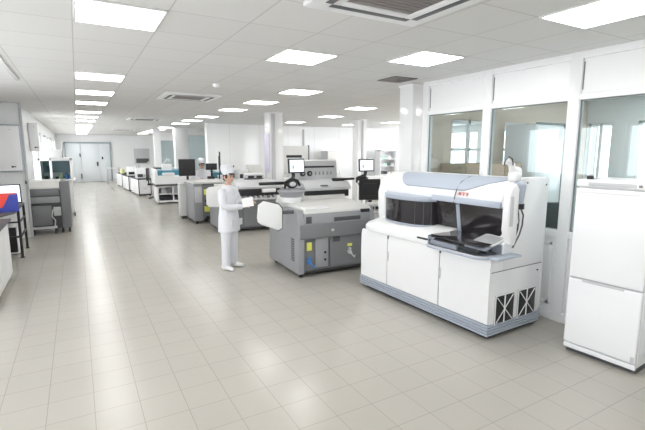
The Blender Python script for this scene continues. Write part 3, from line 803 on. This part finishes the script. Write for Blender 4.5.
# storage cabinets against the back wall
def tall_cabinet(label, x0, x1, y0, y1, h, shelf=False):
    t = thing('storage_cabinet', label, 'cabinet', ((x0 + x1) / 2, (y0 + y1) / 2, 0), 0, 'tall cabinets at the back')
    W, D = (x1 - x0) / 2, (y1 - y0) / 2
    if not shelf:
        MB().box(-W, W, -D, D, 0, h, .006).build('body', 'palegrey' if x0 < 9.5 and x0 > 8.4 else 'white', t)
        MB().box(-W + .01, W - .01, -D - .018, -D, .06, h - .02, .004).build('door', 'offwhite', t)
        MB().box(W - .08, W - .06, -D - .035, -D - .018, h * .5, h * .6, .003).build('handle', 'steel', t)
    else:
        b = MB().box(-W, -W + .03, -D, D, 0, h, .003).box(W - .03, W, -D, D, 0, h, .003).box(-W, W, D - .02, D, 0, h, .003).box(-W, W, -D, D, h - .03, h, .003).box(-W, W, -D, D, 0, .06, .003)
        b.build('carcass', 'white', t)
        for z in (.45, .85, 1.2, 1.5): MB().box(-W + .03, W - .03, -D + .01, D - .02, z, z + .02, .002).build('shelf', 'white', t)
    return t
tall_cabinet('pale tall closed cabinet standing at the back beyond the dial panel', 8.60, 9.24, 14.7, 15.2, 1.85)
tall_cabinet('open white shelf cabinet beyond the black monitor, near the white column', 11.15, 12.0, 14.6, 15.0, 1.88, True)
tall_cabinet('white closed cabinet right of the open shelf cabinet', 12.02, 12.9, 14.6, 15.0, 1.88)
for z, cols in ((1.22, ('palegrey', 'green', 'darkgrey', 'palegrey')), (.87, ('darkgrey', 'black', 'palegrey', 'brown')), (1.52, ('green', 'green', 'white'))):
    for k, c in enumerate(cols):
        o = MB().box(-.085, .085, -.13, .13, 0, .10 + .02 * (k % 2), .006).box(-.07, .07, -.135, -.12, .03, .06, .003).build('storage_box', c)
        tag(o, {'1.22': 'storage box on the upper middle shelf of the open cabinet', '0.87': 'storage box on the lower shelf of the open cabinet', '1.52': 'storage box on the top shelf of the open cabinet'}[str(z)], 'box', 'boxes on shelf at height %s' % {'1.22': 'middle', '0.87': 'low', '1.52': 'top'}[str(z)], (11.28 + k * .19, 14.78, z))
# framed white board on the back wall and lavender board on the column
t = thing('whiteboard', 'pale framed whiteboard standing before the glossy back wall, left of the dial panel', 'whiteboard', (7.6, 15.4, 0))
MB().box(-.6, .52, -.03, .0, 1.0, 2.05, .006).build('board', 'offwhite', t)
MB().box(.50, .55, -.05, .0, .98, 2.08, .006).build('right_rail', 'gasket', t)
MB().box(-.6, .52, -.045, -.0, .97, 1.0, .004).build('pen_tray', 'steel', t)
o = MB().box(-.012, .012, -.16, .16, 0, 1.0, .006).build('notice_board', 'lavender')
tag(o, 'lavender notice board fixed to the left face of the square column', 'notice board', loc=(4.31, 10.47, 1.3))

# ------------------------------------------------------------------ teal-topped analysers
def teal_analyzer(label, loc, W, D, rz=0):
    t = thing('chemistry_analyzer', label, 'analyser', loc, rz, 'teal-topped analysers')
    f = MB().box(0, .06, 0, D, .08, .62, .004).box(W - .06, W, 0, D, .08, .62, .004).box(0, W, D - .03, D, .08, .62, .003)
    f.box(0, W, 0, D, .06, .12, .004).box(0, W, 0, D, .585, .62, .004).box(W * .5 - .02, W * .5 + .02, 0, D, .1, .6, .004)
    f.build('stand', 'white', t)
    MB().box(.06, W - .06, .02, D - .03, .33, .36, .003).build('shelf', 'white', t)
    MB().box(-.02, W + .02, -.02, D, .62, .70, .006).build('counter_band', 'darkgrey', t)
    MB().prism([(-.04, .70), (-.05, .95), (.0, 1.0), (D, 1.04), (D, .70)], 'x', -.05, W + .03, .012).build('body', 'white', t)
    MB().prism([(.02, .99), (.05, 1.17), (.5, 1.21), (D, 1.20), (D, .99)], 'x', .06, W, .012).build('lid', 'teal', t, 'teal lid')
    MB().prism([(-.05, .98), (-.02, 1.16), (.5, 1.22), (D, 1.22), (D, .98)], 'x', -.05, .05, .012).build('side_cheek', 'white', t)
    MB().box(.20, .62, -.06, .30, 1.0, 1.10, .04, 3).build('reagent_cover', 'white', t)
    MB().box(.24, .56, .12, .42, 1.1, 1.40, .03, 3).build('feeder', 'white', t)
    MB().box(.12, W * .48, .05, D - .1, .13, .26, .01).build('power_unit', 'black', t)
    MB().box(W * .55, W - .1, .05, D - .1, .13, .22, .01).build('drawer_unit', 'darkgrey', t)
    castors(t, [(x, y) for x in (.06, W - .06) for y in (.06, D - .08)], .03, m='darkgrey')
    return t
ta = teal_analyzer('white analyser with teal lid on an open shelf stand, left of the black monitor', (2.34, 15.75, 0), 1.1, 1.0, -2)
t2 = dup(ta, (3.62, 13.4, 0), 0, 'white analyser with teal lid right of the distant capped worker')
# things on its lower shelf
for k, (x, w_, h_, c) in enumerate(((.25, .16, .2, 'palegrey'), (.44, .14, .16, 'silver'), (.72, .2, .2, 'palegrey'), (.95, .12, .15, 'white'))):
    o = MB().box(-w_ / 2, w_ / 2, -.15, .15, 0, h_, .01).box(-w_ * .3, w_ * .3, -.156, -.148, h_ * .3, h_ * .7, .003).build('supply_box', c)
    tag(o, ['leftmost', 'second', 'third', 'rightmost'][k] + ' supply box on the stand shelf of the teal-lidded analyser', 'box', 'supply boxes on the stand shelf', (2.34 + x, 16.1, .36))

# bench and monitor by the second worker
bench('operator_desk', 'pale desk with black monitor in front of the distant capped worker', 2.35, 3.75, 11.95, 12.25, .98, 'cabinet')
desk_monitor('large black monitor turned toward the distant worker', (2.61, 12.08, .98), .44, .46, 176, False, .42)
benchtop_unit('keyboard', 'dark keyboard on the desk beside the large black monitor', (2.72, 12.03, 1.085), .45, .14, .03, 'black', 'darkgrey', style=5).location = (2.95, 12.05, .98)
benchtop_unit('label_printer', 'small black printer beside the large black monitor', (3.27, 12.1, .98), .18, .2, .16, 'black', 'grey', style=0)
desk_monitor('smaller black monitor just behind the distant capped worker', (3.62, 13.05, .0), .34, .20, 170, False, 1.37).location = (3.60, 13.25, 0)

# ------------------------------------------------------------------ white trolley cabinets further left
def drawer_cart(label, loc, rz=0, W=.5, D=1.6, H=.68):
    t = thing('drawer_cabinet', label, 'cabinet', loc, rz, 'black-edged drawer cabinets')
    MB().box(0, W, 0, D, .07, H, .006).build('body', 'white', t)
    MB().box(-.02, W + .02, -.02, D, H, H + .04, .005).build('worktop', 'black', t)
    fr_ = MB()
    for x in (0, W - .03): fr_.box(x, x + .03, -.012, 0, .05, H, .003)
    fr_.box(0, W, -.012, 0, .04, .08, .003); fr_.build('frame', 'black', t)
    for z0, z1 in ((.10, .34), (.37, .64)):
        q = MB().box(.035, W - .035, -.018, 0, z0, z1, .004).build('drawer', 'white', t)
        MB().box(W * .35, W * .65, -.03, -.018, z1 - .05, z1 - .03, .003).build('handle', 'palegrey', q)
    for k in range(3): MB().box(-.01, 0, .05 + k * D / 3, D / 3 - .02 + k * D / 3, .10, H - .04, .004).build('side_door', 'white', t)
    castors(t, [(x, y) for x in (.05, W - .05) for y in (.05, D - .08)], .035)
    return t
c1 = drawer_cart('white drawer cabinet with black worktop, left of the teal-lidded analyser', (2.12, 19.0, 0), 4)
dup(c1, (1.98, 21.4, 0), 4, 'white drawer cabinet with black worktop, second and further from the camera')
dup(c1, (1.9, 23.8, 0), 4, 'white drawer cabinet with black worktop, furthest from the camera')
benchtop_unit('bench_analyzer', 'white instrument with sloped front on the nearest drawer cabinet', (2.28, 19.5, .72), .36, .4, .42, 'white', 'darkgrey', style=0)
benchtop_unit('centrifuge', 'boxy white centrifuge behind the sloped instrument', (2.35, 20.1, .72), .4, .4, .36, 'offwhite', 'black', style=1)
benchtop_unit('bench_analyzer', 'white sloped instrument on the second drawer cabinet', (2.2, 21.9, .72), .42, .4, .4, 'white', 'black', style=0)
benchtop_unit('reagent_bottle', 'yellow-green reagent bottle on the far drawer cabinet', (1.97, 24.0, .72), .22, .2, .3, 'reagent', 'white', style=3)
benchtop_unit('reagent_bottle', 'pale reagent bottle next to the yellow-green one', (2.3, 24.1, .72), .2, .2, .34, 'offwhite', 'palegrey', style=3)
benchtop_unit('pipette_stand', 'pipette stand on the nearest drawer cabinet, left of the teal machine', (2.52, 19.15, .72), .16, .2, .5, 'white', 'black', style=4)
benchtop_unit('pipette_stand', 'pipette stand on the second drawer cabinet', (2.45, 21.6, .72), .22, .2, .5, 'palegrey', 'black', style=4)
bench('work_table', 'white bench beyond the drawer cabinets with a black seat back near it', 3.0, 4.4, 19.6, 20.3, .85)
o = desk_monitor('black monitor beside the drawer cabinets, left of the teal machine', (2.95, 19.3, 0), .42, .32, 160, False, 1.0)
bench('work_table', 'low white side table against the far wall by the grey door', 1.40, 2.1, 26.9, 27.6, .9, 'steel')
bc = thing('lab_chair', 'black laboratory chair between the drawer cabinet and the teal-lidded analyser', 'chair', (2.52, 17.6, 0), 70)
MB().box(-.2, .2, -.2, .2, .55, .62, .02, 3).build('seat', 'black', bc)
MB().box(-.2, .2, .18, .23, .72, 1.2, .02, 3).build('backrest', 'black', bc)
MB().cyl((0, 0, .06), (0, 0, .55), .025).box(-.03, .03, .17, .21, .56, .8, .008).build('column', 'black', bc)
for k in range(5):
    a = 2 * PI * k / 5
    MB().tube([(0, 0, .10), (.25 * math.cos(a), .25 * math.sin(a), .03)], [.025, .02]).build('leg', 'black', bc)
tt = thing('wall_screen', 'dark screen picture on the far wall above the side table', 'screen', (3.6, 29.46, 0))
MB().box(-.45, .45, -.02, .02, 1.05, 2.0, .005).build('panel', 'palegrey', tt)
MB().box(-.35, .40, -.03, -.019, 1.1, 1.38, .004).build('dark_area', 'darkgrey', tt)
for k, (x, y) in enumerate(((3.55, 19.8), (3.95, 19.9), (4.2, 19.85))):
    benchtop_unit('reagent_bottle', ['leftmost', 'middle', 'rightmost'][k] + ' small bottle on the white bench before the glazed screen', (x, y, .85), .12, .1, .28, 'white', 'palegrey', style=3)
# arm lamp shapes at the back
for k, (x, y, a) in enumerate(((2.9, 20.0, 1), (3.3, 19.75, -1))):
    t = thing('arm_lamp', ['articulated white arm lamp leaning left beyond the teal machine', 'articulated white arm lamp leaning right beyond the teal machine'][k], 'lamp', (x, y, .72 if k == 0 else .85), 0, 'arm lamps')
    MB().lathe([(.09, 0), (.09, .02), (.02, .03)]).build('base', 'palegrey', t)
    MB().tube([(0, 0, .02), (a * .12, 0, .35), (-a * .14, 0, .68)], .018).build('arm', 'white', t)
    MB().cyl((-a * .14, 0, .68), (-a * .22, 0, .60), .03, .07).build('shade', 'palegrey', t)

# ------------------------------------------------------------------ left side
# large grey machine
G = thing('floor_centrifuge', 'dark grey floor machine with white top and low wheeled stand, left of the aisle', 'laboratory machine', (-1.0, 11.32, 0))
MB().prism([(.0, .10), (-.02, .96), (.04, 1.03), (.9, 1.03), (.9, .10)], 'x', .0, .63, .012).build('body', 'darkgrey', G)
MB().prism([(-.02, .98), (-.01, 1.06), (.12, 1.18), (.9, 1.18), (.9, .98)], 'x', .02, .62, .012).build('top_shell', 'offwhite', G)
MB().prism([(-.04, .12), (-.05, 1.0), (.02, 1.17), (.92, 1.17), (.92, .12)], 'x', .61, .80, .025).build('end_column', 'grey', G)
MB().box(.0, .60, -.05, .0, .86, 1.02, .012).build('upper_panel', 'grey', G)
MB().box(.0, .60, -.045, .0, .70, .84, .012).build('middle_panel', 'silver', G)
MB().box(.06, .42, -.06, .0, .20, .64, .01).build('lower_door', 'grey', G)
MB().box(.46, .60, -.04, .0, .40, .60, .01).build('side_box', 'palegrey', G)
MB().tube([(.45, -.05, .55), (.42, -.08, .4), (.48, -.08, .3), (.46, -.05, .16)], .012).build('hose', 'palegrey', G)
MB().box(.02, .50, -.14, .1, .13, .17, .006).build('stand_tray', 'palegrey', G)
for x in (.06, .47, .60, .74):
    for y in (-.08 if x < .5 else .05, .8): MB().cyl((x, y, 0), (x, y, .14), .02).build('foot', 'black', G)

# fume hood further on
Hd = thing('safety_cabinet', 'white fume cabinet with glazed front behind the dark grey machine', 'fume cabinet', (-.98, 14.2, 0))
MB().box(0, .82, 0, .9, .08, 1.0, .01).build('base', 'white', Hd)
MB().box(-.02, .90, -.06, .95, 1.0, 1.05, .01).build('worktop', 'white', Hd)
fr_ = MB().box(.02, .09, .0, .9, 1.05, 1.66, .006).box(.30, .36, .0, .05, 1.05, 1.66, .006).box(.79, .86, .0, .9, 1.05, 1.66, .006)
fr_.box(.02, .86, 0, .9, 1.58, 1.66, .008).box(.02, .86, .86, .9, 1.05, 1.66, .004)
fr_.build('cabin_frame', 'white', Hd)
MB().box(.36, .79, .02, .026, 1.07, 1.58, 0).box(.09, .30, .02, .026, 1.07, 1.58, 0).build('front_pane', 'glass', Hd)
MB().box(.10, .78, .84, .86, 1.22, 1.55, .004).build('rear_panel', 'teal', Hd)
MB().box(.30, .62, -.05, .02, 1.66, 1.88, .01).build('control_head', 'white', Hd)
MB().cyl((.64, .0, 1.66), (.64, .0, 2.1), .02).build('exhaust_pipe', 'palegrey', Hd)
castors(Hd, [(.82, -.02), (.06, -.02)], .05, m='darkgrey')
for k, (x, c, h_) in enumerate(((.2, 'black', .12), (.45, 'black', .1), (.55, 'reagent', .2), (.7, 'bluetube', .18))):
    benchtop_unit('reagent_bottle', ['black', 'short black', 'yellow-green', 'blue'][k] + ' bottle inside the fume cabinet', (-.98 + x, 14.45, 1.05), .09, .1, h_, c, 'white', style=3, group='bottles in the fume cabinet')

# wall boxes
for k, (x, y, z, w_, d_, h_) in enumerate(((-1.20, 10.9, 1.43, .46, .18, .95), (-.89, 13.0, 1.84, .2, .26, .70))):
    t = thing('wall_cabinet', ['large white wall cabinet with pale blue edge on the left pier', 'small white wall cabinet hung high behind the left pier'][k], 'wall cabinet', (x, y, z))
    MB().box(-w_ / 2, w_ / 2, -d_ / 2, d_ / 2, 0, h_, .012, 3).build('case', 'bluegrey' if k == 0 else 'white', t)
    dd = MB().box(-w_ / 2 + .015, w_ / 2 - .02, -d_ / 2 - .02, -d_ / 2, .02, h_ - .02, .01, 3).build('door', 'white', t)
    MB().cyl((w_ * .1, -d_ / 2 - .035, .10), (w_ * .1, -d_ / 2 - .02, .10), .02).box(w_ * .1 - .01, w_ * .1 + .06, -d_ / 2 - .03, -d_ / 2 - .02, .09, .11, .003).build('latch', 'darkgrey', dd)
    MB().cyl((w_ * .12, -d_ / 2 - .03, h_ - .1), (w_ * .12, -d_ / 2 - .02, h_ - .1), .012).build('screw', 'palegrey', dd)
# sink faucet like object on pier edge
o = MB().cyl((0, 0, 0), (0, -.03, 0), .02).tube([(0, -.03, 0), (0, -.05, .05)], .012).build('wall_hook', 'darkgrey')
tag(o, 'small dark hook on the white pier above the dark grey machine', 'hook', loc=(-.97, 10.965, 1.18))

# black table with cluttered top
T = thing('work_table', 'black-framed table with thin dark top holding a red and blue box', 'table', (-1.45, 8.95, 0))
MB().prism([(-.72, -.95), (.38, -.95), (.52, -.6), (.52, .9), (-.72, .9)], 'z', .85, .88, .004).build('tabletop', 'darkgrey', T)
for (x, y) in ((.50, -.0), (.50, .85), (-.66, -.9), (-.66, .85), (.30, -.85)):
    l = MB().box(x - .02, x + .02, y - .02, y + .02, .02, .85, .003).build('leg', 'black', T)
    MB().lathe([(.035, 0), (.035, .012), (.012, .03)], (x, y, 0)).build('foot', 'black', l)
MB().box(.15, .50, -.02, .02, .36, .39, .003).box(.49, .52, 0, .85, .36, .39, .003).box(.49, .52, -.0, .85, .62, .64, .003).box(.0, .5, -.02, .02, .62, .645, .003).build('rail', 'black', T)
o = thing('computer_case', 'white and grey computer case standing under the black table', 'computer', (-1.12, 9.45, 0))
MB().box(-.1, .1, -.2, .2, .02, .52, .01).build('case', 'white', o)
MB().box(-.08, .08, -.206, -.2, .05, .5, .004).build('front', 'black', o)
o = MB().box(-.06, .06, -.15, .15, 0, .34, .01).box(-.04, .04, -.156, -.148, .05, .25, .003).build('storage_bin', 'black')
tag(o, 'black bin standing on the floor under the black table', 'bin', loc=(-1.3, 9.15, 0))
# red and blue box
B = thing('product_box', 'blue cardboard box with red triangle on white, on the black table', 'box', (-1.08, 8.50, .88), 8)
MB().box(-.26, .19, -.12, .12, 0, .28, .004).build('carton', 'bluebox', B)
MB().prism([(-.26, .28), (.08, .28), (-.02, .08), (-.20, .06), (-.26, .14)], 'y', -.124, -.12).build('red_panel', 'redbox', B, 'red panel')
MB().prism([(-.25, .045), (-.21, .12), (-.17, .035)], 'y', -.127, -.12).build('white_mark', 'white', B)
MB().box(-.26, .17, -.10, .12, .281, .286, 0).build('red_flap', 'redbox', B)
t = thing('computer_monitor', 'monitor with thin black bezel and pale lit screen behind the red and blue box', 'monitor', (-1.14, 8.98, .88), 12)
MB().lathe([(.12, 0), (.12, .012), (.03, .02)]).build('stand_base', 'black', t)
MB().box(-.03, .03, 0, .03, .015, .12, .006).build('stand_neck', 'black', t)
monitor(t, 0, 0, .24, .52, .33, 0, -6)
t = benchtop_unit('desk_phone', 'small black desk phone on the table corner beside the box', (-1.25, 9.35, .88), .15, .14, .07, 'black', 'darkgrey', style=0)
o = MB().lathe([(.03, 0), (.032, .09), (.028, .1)]).build('cup', 'cardboard')
tag(o, 'pale peach cup standing on the table beside the monitor', 'cup', loc=(-1.0, 8.72, .88))

# low white cabinet at the left edge
L = thing('low_cabinet', 'white low cabinet cut by the left edge with dark counter', 'cabinet', (-1.42, 6.6, 0))
MB().box(-.5, .48, -.6, .9, .08, .86, .006).build('body', 'white', L)
MB().box(-.52, .53, -.62, .92, .86, .89, .005).build('worktop', 'darkgrey', L)
for k in range(3): MB().box(.48, .495, -.58 + k * .48, -.12 + k * .48, .12, .83, .004).build('door', 'white', L)
castors(L, [(x, y) for x in (-.4, .42) for y in (-.5, .8)], .04)
o = MB().box(-.1, .1, -.15, .15, 0, .10, .01).box(-.08, .08, -.1, .1, .1, .12, .01).build('instrument_tray', 'white')
tag(o, 'white tray on the low cabinet at the left edge', 'tray', loc=(-1.06, 6.9, .89))

# ------------------------------------------------------------------ side room furniture
S = thing('low_cupboard', 'brown wooden cupboard seen through the leftmost glass pane', 'cupboard', (5.75, 4.7, 0))
MB().box(-.8, .5, -.25, .25, 0, 1.66, .006).build('body', 'brown', S)
for k in range(3): MB().box(-.78 + k * .43, -.37 + k * .43, -.27, -.25, .08, 1.62, .004).build('door', 'brown', S)
S = thing('white_wardrobe', 'white wardrobe with dark edge seen through the middle glass pane', 'wardrobe', (6.85, 4.65, 0))
MB().box(-.42, .35, -.28, .28, 0, 2.28, .006).build('body', 'whitemetal', S)
MB().box(-.40, .33, -.30, -.28, .05, 2.25, .004).build('door', 'whitemetal', S)
MB().box(-.42, .36, -.305, -.28, 2.28, 2.31, .003).box(.33, .36, -.305, -.28, .2, 2.3, .003).build('dark_edge', 'gasket', S)
bench('side_room_bench', 'white bench under the bright window of the side room', 8.3, 8.95, 2.3, 4.9, .88)
benchtop_unit('bench_analyzer', 'grey instrument on the side room bench under the window', (8.6, 4.2, .88), .45, .5, .4, 'palegrey', 'darkgrey', -90, style=0)
ch = thing('office_chair', 'black and grey office chair in the room behind the white analyser', 'chair', (5.55, 3.3, 0), -30)
MB().box(-.24, .24, -.24, .24, .44, .52, .03, 3).build('seat', 'darkgrey', ch)
MB().box(-.22, .22, .22, .28, .62, 1.15, .03, 3).build('backrest', 'black', ch)
MB().cyl((0, 0, .08), (0, 0, .44), .03).box(-.03, .03, .2, .26, .45, .7, .01).build('column', 'black', ch)
for k in range(5):
    a = 2 * PI * k / 5
    l = MB().tube([(0, 0, .10), (.27 * math.cos(a), .27 * math.sin(a), .07)], [.025, .015]).build('leg', 'black', ch)
    MB().ball((.27 * math.cos(a), .27 * math.sin(a), .03), .03).build('castor', 'black', l)
bench('side_room_desk', 'pale desk near the glass behind the white analyser', 5.1, 5.9, 1.9, 2.9, .75, 'steel')
desk_monitor('black monitor on the pale desk behind the glass', (5.45, 2.6, .75), .45, .3, -80, False, .34)

# ------------------------------------------------------------------ people
def ring(c, u, v, n=20):
    c, u, v = Vector(c), Vector(u), Vector(v)
    return [c + u * math.cos(2 * PI * i / n) + v * math.sin(2 * PI * i / n) for i in range(n)]

def remesh(o, vox, sm=3):
    m = o.modifiers.new('remesh', 'REMESH'); m.mode = 'VOXEL'; m.voxel_size = vox; m.use_smooth_shade = True
    s = o.modifiers.new('smooth', 'SMOOTH'); s.factor = .5; s.iterations = sm
    return o

def limb(mb, pts, rad, n=14):
    """tapering chain with smooth interpolation; rad may be (rx, ry)"""
    P = [Vector(p) for p in pts]; out = []; rr = []
    for i in range(len(P) - 1):
        for k in range(4):
            f = k / 4
            out.append(P[i].lerp(P[i + 1], f)); rr.append(rad[i] + (rad[i + 1] - rad[i]) * f)
    out.append(P[-1]); rr.append(rad[-1])
    for _ in range(2):
        out = [out[0]] + [(out[i - 1] + out[i] * 2 + out[i + 1]) / 4 for i in range(1, len(out) - 1)] + [out[-1]]
    mb.tube(out, rr, n)
    mb.ball(P[0], rad[0], 12); mb.ball(P[-1], rad[-1], 12)

def hand(mb, w_, d, up, side):
    """hand from wrist w_ pointing along d; up = back of the hand; side = +1 thumb on +x side of cross product"""
    w_, d, up = Vector(w_), Vector(d).normalized(), Vector(up).normalized()
    s = d.cross(up).normalized() * side
    up = s.cross(d).normalized() * (1 if side > 0 else -1)
    palm = [ring(w_, s * .024, up * .016, 12), ring(w_ + d * .03, s * .034, up * .015, 12), ring(w_ + d * .08, s * .038, up * .013, 12)]
    mb.loft(palm)
    for k, L in enumerate((.062, .072, .067, .052)):
        b = w_ + d * .075 + s * (.028 - .019 * k)
        p1 = b + d * L * .5 - up * .006; p2 = p1 + (d * .75 - up * .55) * L * .32; p3 = p2 + (d * .4 - up * .9) * L * .22
        mb.tube([b, p1, p2, p3], [.0085, .008, .0072, .006], 8); mb.ball(p3, .006, 8)
    b = w_ + d * .025 + s * .028
    p1 = b + (d * .6 + s * .8) * .03; p2 = p1 + (d * .95 + s * .1 - up * .2) * .028
    mb.tube([b, p1, p2], [.011, .010, .008], 8); mb.ball(p2, .008, 8)

def person(label, loc, rz, pose, glasses=False, head_turn=0, head_tilt=10):
    """faces local -Y, 1.57 m tall; pose gives elbow and wrist of each arm (left of picture first)"""
    t = thing('person', label, 'person', loc, rz)
    HM = Matrix.Translation((0, -.005, 1.325)) @ Matrix.Rotation(math.radians(head_turn), 4, 'Z') @ Matrix.Rotation(math.radians(head_tilt), 4, 'X') @ Matrix.Translation((0, 0, -1.325))
    b = MB()
    # torso and legs
    b.loft([ring((0, 0, z), (rx, 0, 0), (0, ry, 0)) for z, rx, ry in ((.74, .13, .095), (.80, .165, .11), (.90, .155, .105), (1.0, .13, .095), (1.12, .15, .10), (1.22, .165, .095), (1.28, .12, .075), (1.30, .06, .06))])
    for s in (-1, 1):
        limb(b, [(s * .085, .0, .80), (s * .09, -.005, .45), (s * .095, .02, .08)], [.082, .056, .036])
        limb(b, [(s * .10, .02, .055), (s * .105, -.03, .05)], [.026, .018])
    b.loft([ring((0, -.005 + .0 * z, z), (r, 0, 0), (0, r * 1.05, 0)) for z, r in ((1.27, .062), (1.31, .048), (1.37, .045))])
    b.m = HM
    b.ball((0, .0, 1.475), (.073, .09, .098), 20)                    # skull
    b.ball((0, -.03, 1.425), (.053, .06, .070), 16)                  # jaw
    b.ball((0, -.065, 1.385), (.022, .022, .016), 10)                # chin
    b.loft([ring((0, -.082, 1.475), (.007, 0, 0), (0, .01, 0), 8), ring((0, -.094, 1.455), (.009, 0, 0), (0, .012, 0), 8), ring((0, -.098, 1.437), (.014, 0, 0), (0, .014, 0), 8), ring((0, -.088, 1.43), (.010, 0, 0), (0, .008, 0), 8)])   # nose
    for s in (-1, 1): b.ball((s * .074, .005, 1.45), (.008, .017, .028), 10); b.ball((s * .035, -.070, 1.435), (.022, .016, .02), 10)
    b.m = Matrix.Identity(4)
    for (sh, el, wr, dr, up, sd) in pose:
        limb(b, [sh, el, wr], [.045, .036, .024]); hand(b, wr, dr, up, sd)
    o = remesh(b.build('body', 'skin', t), .0055, 2)
    # coat
    c = MB()
    c.loft([ring((0, y, z), (rx, 0, 0), (0, ry, 0), 28) for z, rx, ry, y in ((.61, .205, .155, .0), (.70, .20, .15, .0), (.80, .195, .145, 0), (.90, .18, .135, 0), (1.0, .165, .125, 0), (1.10, .17, .13, 0), (1.18, .185, .128, 0), (1.245, .18, .108, 0), (1.28, .135, .088, 0), (1.315, .075, .07, .005), (1.33, .066, .062, .008))])
    for (sh, el, wr, dr, up, sd) in pose:
        sh, el, wr = Vector(sh), Vector(el), Vector(wr)
        limb(c, [sh + Vector((0, 0, -.005)), el, el.lerp(wr, .96)], [.066, .056, .043])
    o = remesh(c.build('coat', 'coat', t), .009, 3)
    col = MB()
    for s in (-1, 1):
        col.prism([(s * .012, 1.13), (s * .085, 1.24), (s * .105, 1.285), (s * .07, 1.325), (s * .045, 1.30)], 'y', -.130 + .0, -.112, .003)
        col.box(s * .11 - .045, s * .11 + .045, -.152, -.135, .70, .80, .004)
    col.box(-.004, .004, -.158, -.12, .64, 1.12, .001)
    cc = col.build('collar_and_pockets', 'coat', t)
    bt = MB()
    for z in (.74, .85, .96, 1.07): bt.cyl((.014, -.15 + .02 * (z > .9), z), (.014, -.12, z), .007, n=8)
    bt.build('buttons', 'white', t)
    # trousers
    p = MB()
    for s in (-1, 1): limb(p, [(s * .088, 0, .80), (s * .094, -.005, .45), (s * .098, .012, .09)], [.10, .080, .066], 18)
    remesh(p.build('trousers', 'coat', t), .009, 2)
    for s in (-1, 1):
        q = MB()
        q.loft([ring((s * .10 + s * .01 * k, y, z), (rx, 0, 0), (0, 0, rz_), 14) for k, (y, z, rx, rz_) in enumerate(((.085, .045, .025, .035), (.06, .05, .040, .05), (.0, .05, .042, .05), (-.06, .04, .045, .038), (-.12, .032, .043, .030), (-.155, .026, .022, .02)))])
        q.build('shoe', 'shoe', t)
    # hair, cap, face details
    h = MB(); h.m = HM
    h.ball((0, .018, 1.475), (.078, .082, .085), 20)
    h.ball((0, .06, 1.42), (.055, .03, .045), 14)
    for s in (-1, 1): h.ball((s * .066, -.03, 1.475), (.014, .028, .038), 10)
    h.ball((0, -.070, 1.517), (.058, .026, .016), 14)
    h.build('hair', 'hair', t)
    k = MB(); k.m = HM
    k.loft([ring((0, .012 + (z - 1.49) * .35, z), (rx * .94, 0, 0), (0, ry * .94, 0), 28) for z, rx, ry in ((1.490, .084, .098), (1.505, .089, .106), (1.52, .101, .117), (1.56, .110, .124), (1.60, .104, .117), (1.625, .080, .092), (1.637, .045, .055), (1.64, .01, .015))])
    k.build('cap', 'coat', t)
    e = MB(); e.m = HM
    for s in (-1, 1): e.ball((s * .029, -.086, 1.473), (.011, .006, .006), 10)
    e.build('eyes', 'eye', t)
    e = MB(); e.m = HM
    for s in (-1, 1): e.tube([(s * .014, -.090, 1.490), (s * .03, -.088, 1.495), (s * .046, -.076, 1.489)], .0035, 6)
    e.build('eyebrows', 'hair', t)
    e = MB(); e.m = HM; e.ball((0, -.087, 1.409), (.019, .008, .006), 12); e.build('lips', 'lips', t)
    if glasses:
        e = MB(); e.m = HM
        for s in (-1, 1):
            e.tube([(s * .032 + .022 * math.cos(a * PI / 6), -.102, 1.472 + .016 * math.sin(a * PI / 6)) for a in range(13)], .002, 6)
            e.tube([(s * .054, -.10, 1.474), (s * .078, .0, 1.474)], .002, 6)
        e.tube([(-.01, -.104, 1.474), (.01, -.104, 1.474)], .002, 6)
        e.build('glasses', 'black', t)
    return t

# standing woman, facing the right of the picture, papers in her hands
pw = person('woman in white coat, white cap and trousers standing in the aisle holding papers', (2.00, 6.47, 0), 40, [
    ((-.165, 0, 1.235), (-.225, -.04, 1.00), (-.05, -.26, 1.005), (.75, -.6, .05), (0, -.2, 1), -1),
    ((.165, 0, 1.235), (.22, -.08, 1.01), (.10, -.29, 1.06), (.1, -.95, .12), (0, .2, 1), 1)], head_turn=-20, head_tilt=8)
pp = MB(); pp.box(-.085, .085, -.11, .11, 0, .003, 0, R=None)
o = pp.build('paper_sheets', 'paper'); tag(o, 'white paper sheets held by the standing woman', 'papers')
o.location = (2.22, 6.20, 1.075); o.rotation_euler = (math.radians(32), math.radians(-8), math.radians(-20))

person('worker in white coat, white cap and glasses behind the far black monitor', (3.16, 12.75, 0), 8, [
    ((-.165, 0, 1.235), (-.23, -.06, 1.02), (-.14, -.26, 1.07), (.2, -.95, -.05), (0, -.1, 1), -1),
    ((.165, 0, 1.235), (.23, -.06, 1.02), (.14, -.26, 1.07), (-.2, -.95, -.05), (0, -.1, 1), 1)], glasses=True, head_turn=-6, head_tilt=14)

# ------------------------------------------------------------------ light and camera
wd = bpy.data.worlds.new('daylight'); SC.world = wd; wd.use_nodes = True
bg = wd.node_tree.nodes['Background']; bg.inputs['Color'].default_value = (.93, .96, 1, 1); bg.inputs['Strength'].default_value = 5

f = 427.
cam = bpy.data.cameras.new('camera'); co = bpy.data.objects.new('camera', cam); C.objects.link(co)
cam.sensor_width = 36; cam.lens = f / 645 * 36; cam.clip_end = 200
co.location = (0, 0, 1.85)
co.rotation_euler = (PI / 2 - math.atan(64 / f), 0, -math.radians(29.7))
SC.camera = co
SC.view_settings.view_transform = 'Standard'; SC.view_settings.look = 'None'
SC.view_settings.gamma = 1; SC.view_settings.exposure = 0.24
SC.view_settings.use_curve_mapping = False
SC.cycles.max_bounces = 8; SC.cycles.diffuse_bounces = 5; SC.cycles.transparent_max_bounces = 12
SC.cycles.use_denoising = True
SC.cycles.sample_clamp_indirect = 6
